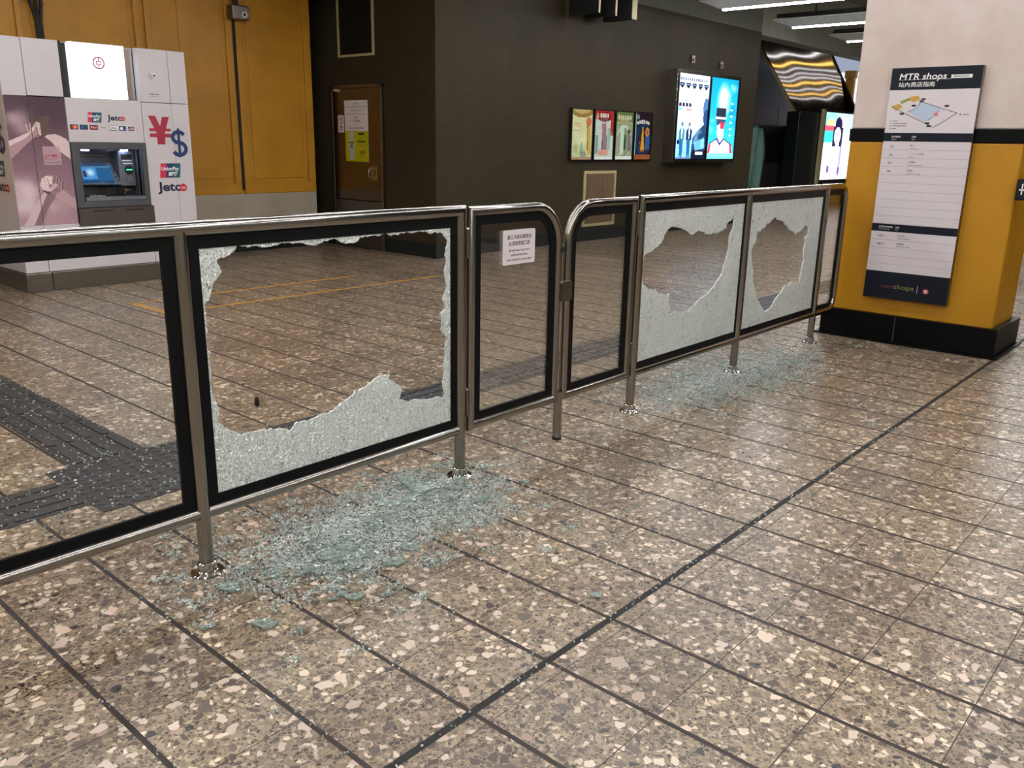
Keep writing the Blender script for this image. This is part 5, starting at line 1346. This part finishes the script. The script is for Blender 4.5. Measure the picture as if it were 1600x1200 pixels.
# ================================================================== CEILING LIGHTS
def fixture(axis, c, a0, a1, lab):
    """a trough with one tube; axis 1 runs along Y at x = c, axis 0 along X at y = c"""
    P3 = (lambda s, t, z: (c + s, t, z)) if axis == 1 else (lambda s, t, z: (t, c - s, z))
    r_ = tag(empty('ceiling_light', P3(0, (a0 + a1) / 2, 3.28)), lab, 'ceiling light', 'fluorescent troughs')
    mb = MB()
    sec = [(-0.23, 3.40), (-0.045, 3.30), (-0.045, 3.33), (0.045, 3.33), (0.045, 3.30), (0.23, 3.40), (0.23, 3.42), (-0.23, 3.42)]
    n = len(sec)
    mb.add([P3(a, a0, z) for a, z in sec] + [P3(a, a1 + (0.25 if abs(a) > 0.1 else 0), z) for a, z in sec], [tuple(range(n)), tuple(range(n, 2 * n))[::-1]] + [(i, i + n, (i + 1) % n + n, (i + 1) % n) for i in range(n)])
    mb.build('reflector', M['reflector'], r_)
    mb = MB(); mb.tube([P3(0, a0 + 0.05, 3.300), P3(0, a1 - 0.02, 3.300)], 0.022, 10)
    mb.build('tube', M['tube'], r_)
    def bx(mb, s0, s1, t0, t1, z0, z1):
        p, q = P3(s0, t0, z0), P3(s1, t1, z1)
        mb.box(min(p[0], q[0]), max(p[0], q[0]), min(p[1], q[1]), max(p[1], q[1]), z0, z1)
    mb = MB()
    for s_ in (-0.16, 0.16): bx(mb, s_ - 0.012, s_ + 0.012, a0, a1 + 0.2, 3.44, 3.50)
    k = a0 + 0.2
    while k < a1: bx(mb, -0.16, 0.16, k, k + 0.04, 3.42, 3.45); k += 0.9
    mb.tube([P3(-0.05, a0, 3.47), P3(-0.07, (a0 + a1) / 2, 3.475), P3(-0.03, a1 + 0.1, 3.47)], 0.03, 8); mb.tube([P3(0.07, a0, 3.47), P3(0.04, (a0 + a1) / 2, 3.475), P3(0.07, a1 - 0.1, 3.47)], 0.022, 8)
    mb.build('cable_tray', M['dark'], r_)
    mb = MB(); k = a0 + 0.5
    while k < a1: bx(mb, -0.01, 0.01, k, k + 0.02, 3.44, 4.3); k += 2.0
    mb.build('hanger', M['dark'], r_)
ABOVE = 'long white fluorescent ceiling trough above the camera, outside the photograph'
for x in (3.7, 6.1, 8.5): fixture(1, x, -6.6, 4.30, ABOVE)
for y_ in (-5.2, -3.1, -1.0, 1.1, 3.2): fixture(0, y_, -6.7, 2.6, ABOVE)
fixture(1, 10.9, -6.6, 4.30, 'white fluorescent trough nearest the camera at the top right')
fixture(1, 13.3, -6.6, 4.30, 'second white fluorescent trough at the top right, dark tray on top')
fixture(1, 15.7, -6.6, 4.30, 'farthest fluorescent trough, partly behind the white pillar')
# hanging signs seen edge-on
for x0, x1, z0, lab in ((8.275, 8.305, 2.985, 'leftmost of the three hanging signs seen edge-on at the top, thin pale edge'), (8.645, 8.675, 2.988, 'middle hanging sign of three seen edge-on at the top, thin grey edge'), (9.03, 9.14, 2.991, 'rightmost and thickest of the three hanging signs, yellow edge')):
    r_ = tag(empty('hanging_sign', ((x0 + x1) / 2, 4.85, z0)), lab, 'sign', 'hanging signs under the ceiling')
    mb = MB(); mb.box(x0 + 0.004, x1 - 0.004, 4.605, 5.08, z0, 3.55); mb.build('panel', M['dark'], r_)
    mb = MB(); mb.box(x0, x1, 4.595, 4.605, z0, 3.55); mb.build('edge', M['cream'], r_)
    mb = MB(); mb.box((x0 + x1) / 2 - 0.01, (x0 + x1) / 2 + 0.01, 4.83, 4.85, 3.55, 4.3); mb.build('hanger', M['dark'], r_)
# cables on the yellow wall
mb = MB()
for a in (-0.055, 0.0, 0.055): mb.tube([(2.44 + a, 7.16, 3.6), (2.44 + a, 7.16, 2.72), (2.44 + a * 0.9, 7.16, 2.60), (2.445 + a * 0.35, 7.16 - 0.01, 2.45), (2.447 + a * 0.35, 7.15, 1.9)], 0.017, 10)
tag(mb.build('cable_bundle', M['rubber'], smooth=True), 'three black cables joining into one, running down behind the white kiosk', 'cable')
mb = MB(); mb.box(2.33, 2.55, 7.178, 7.19, 2.62, 2.66)
tag(mb.build('cable_bracket', M['yellow']), 'yellow painted bracket clamping the black cables at the top left', 'bracket')
cb = tag(empty('junction_box', (4.65, 7.2, 2.69)), 'small grey box with a round camera eye on the yellow wall', 'camera')
mb = MB(); mb.box(4.545, 4.765, 7.06, 7.19, 2.685, 2.84); mb.build('housing', M['steel_dark'], cb, bevel=0.01)
mb = MB(); mb.slab([disc(4.69, 2.74, 0.035, 20), disc(4.69, 2.74, 0.02, 20)[::-1]], (0, 7.06, 0), FY['U'], FY['V'], FY['N'], 0.02); mb.build('lens_ring', M['reflector'], cb)
mb = MB(); mb.slab([disc(4.69, 2.74, 0.021, 20)], (0, 7.06, 0), FY['U'], FY['V'], FY['N'], 0.01); mb.build('lens', M['dark'], cb)
mb = MB(); mb.tube([(4.63, 7.13, 2.84), (4.63, 7.13, 3.9)], 0.03, 12); mb.build('conduit', M['dark'], cb, smooth=True)
mb = MB(); mb.box(4.609, 4.646, 7.196, 7.212, 0.75, 2.69)
tag(mb.build('cable_channel', M['dark']), 'dark narrow vertical channel running down the yellow wall below the grey box', 'cable channel')
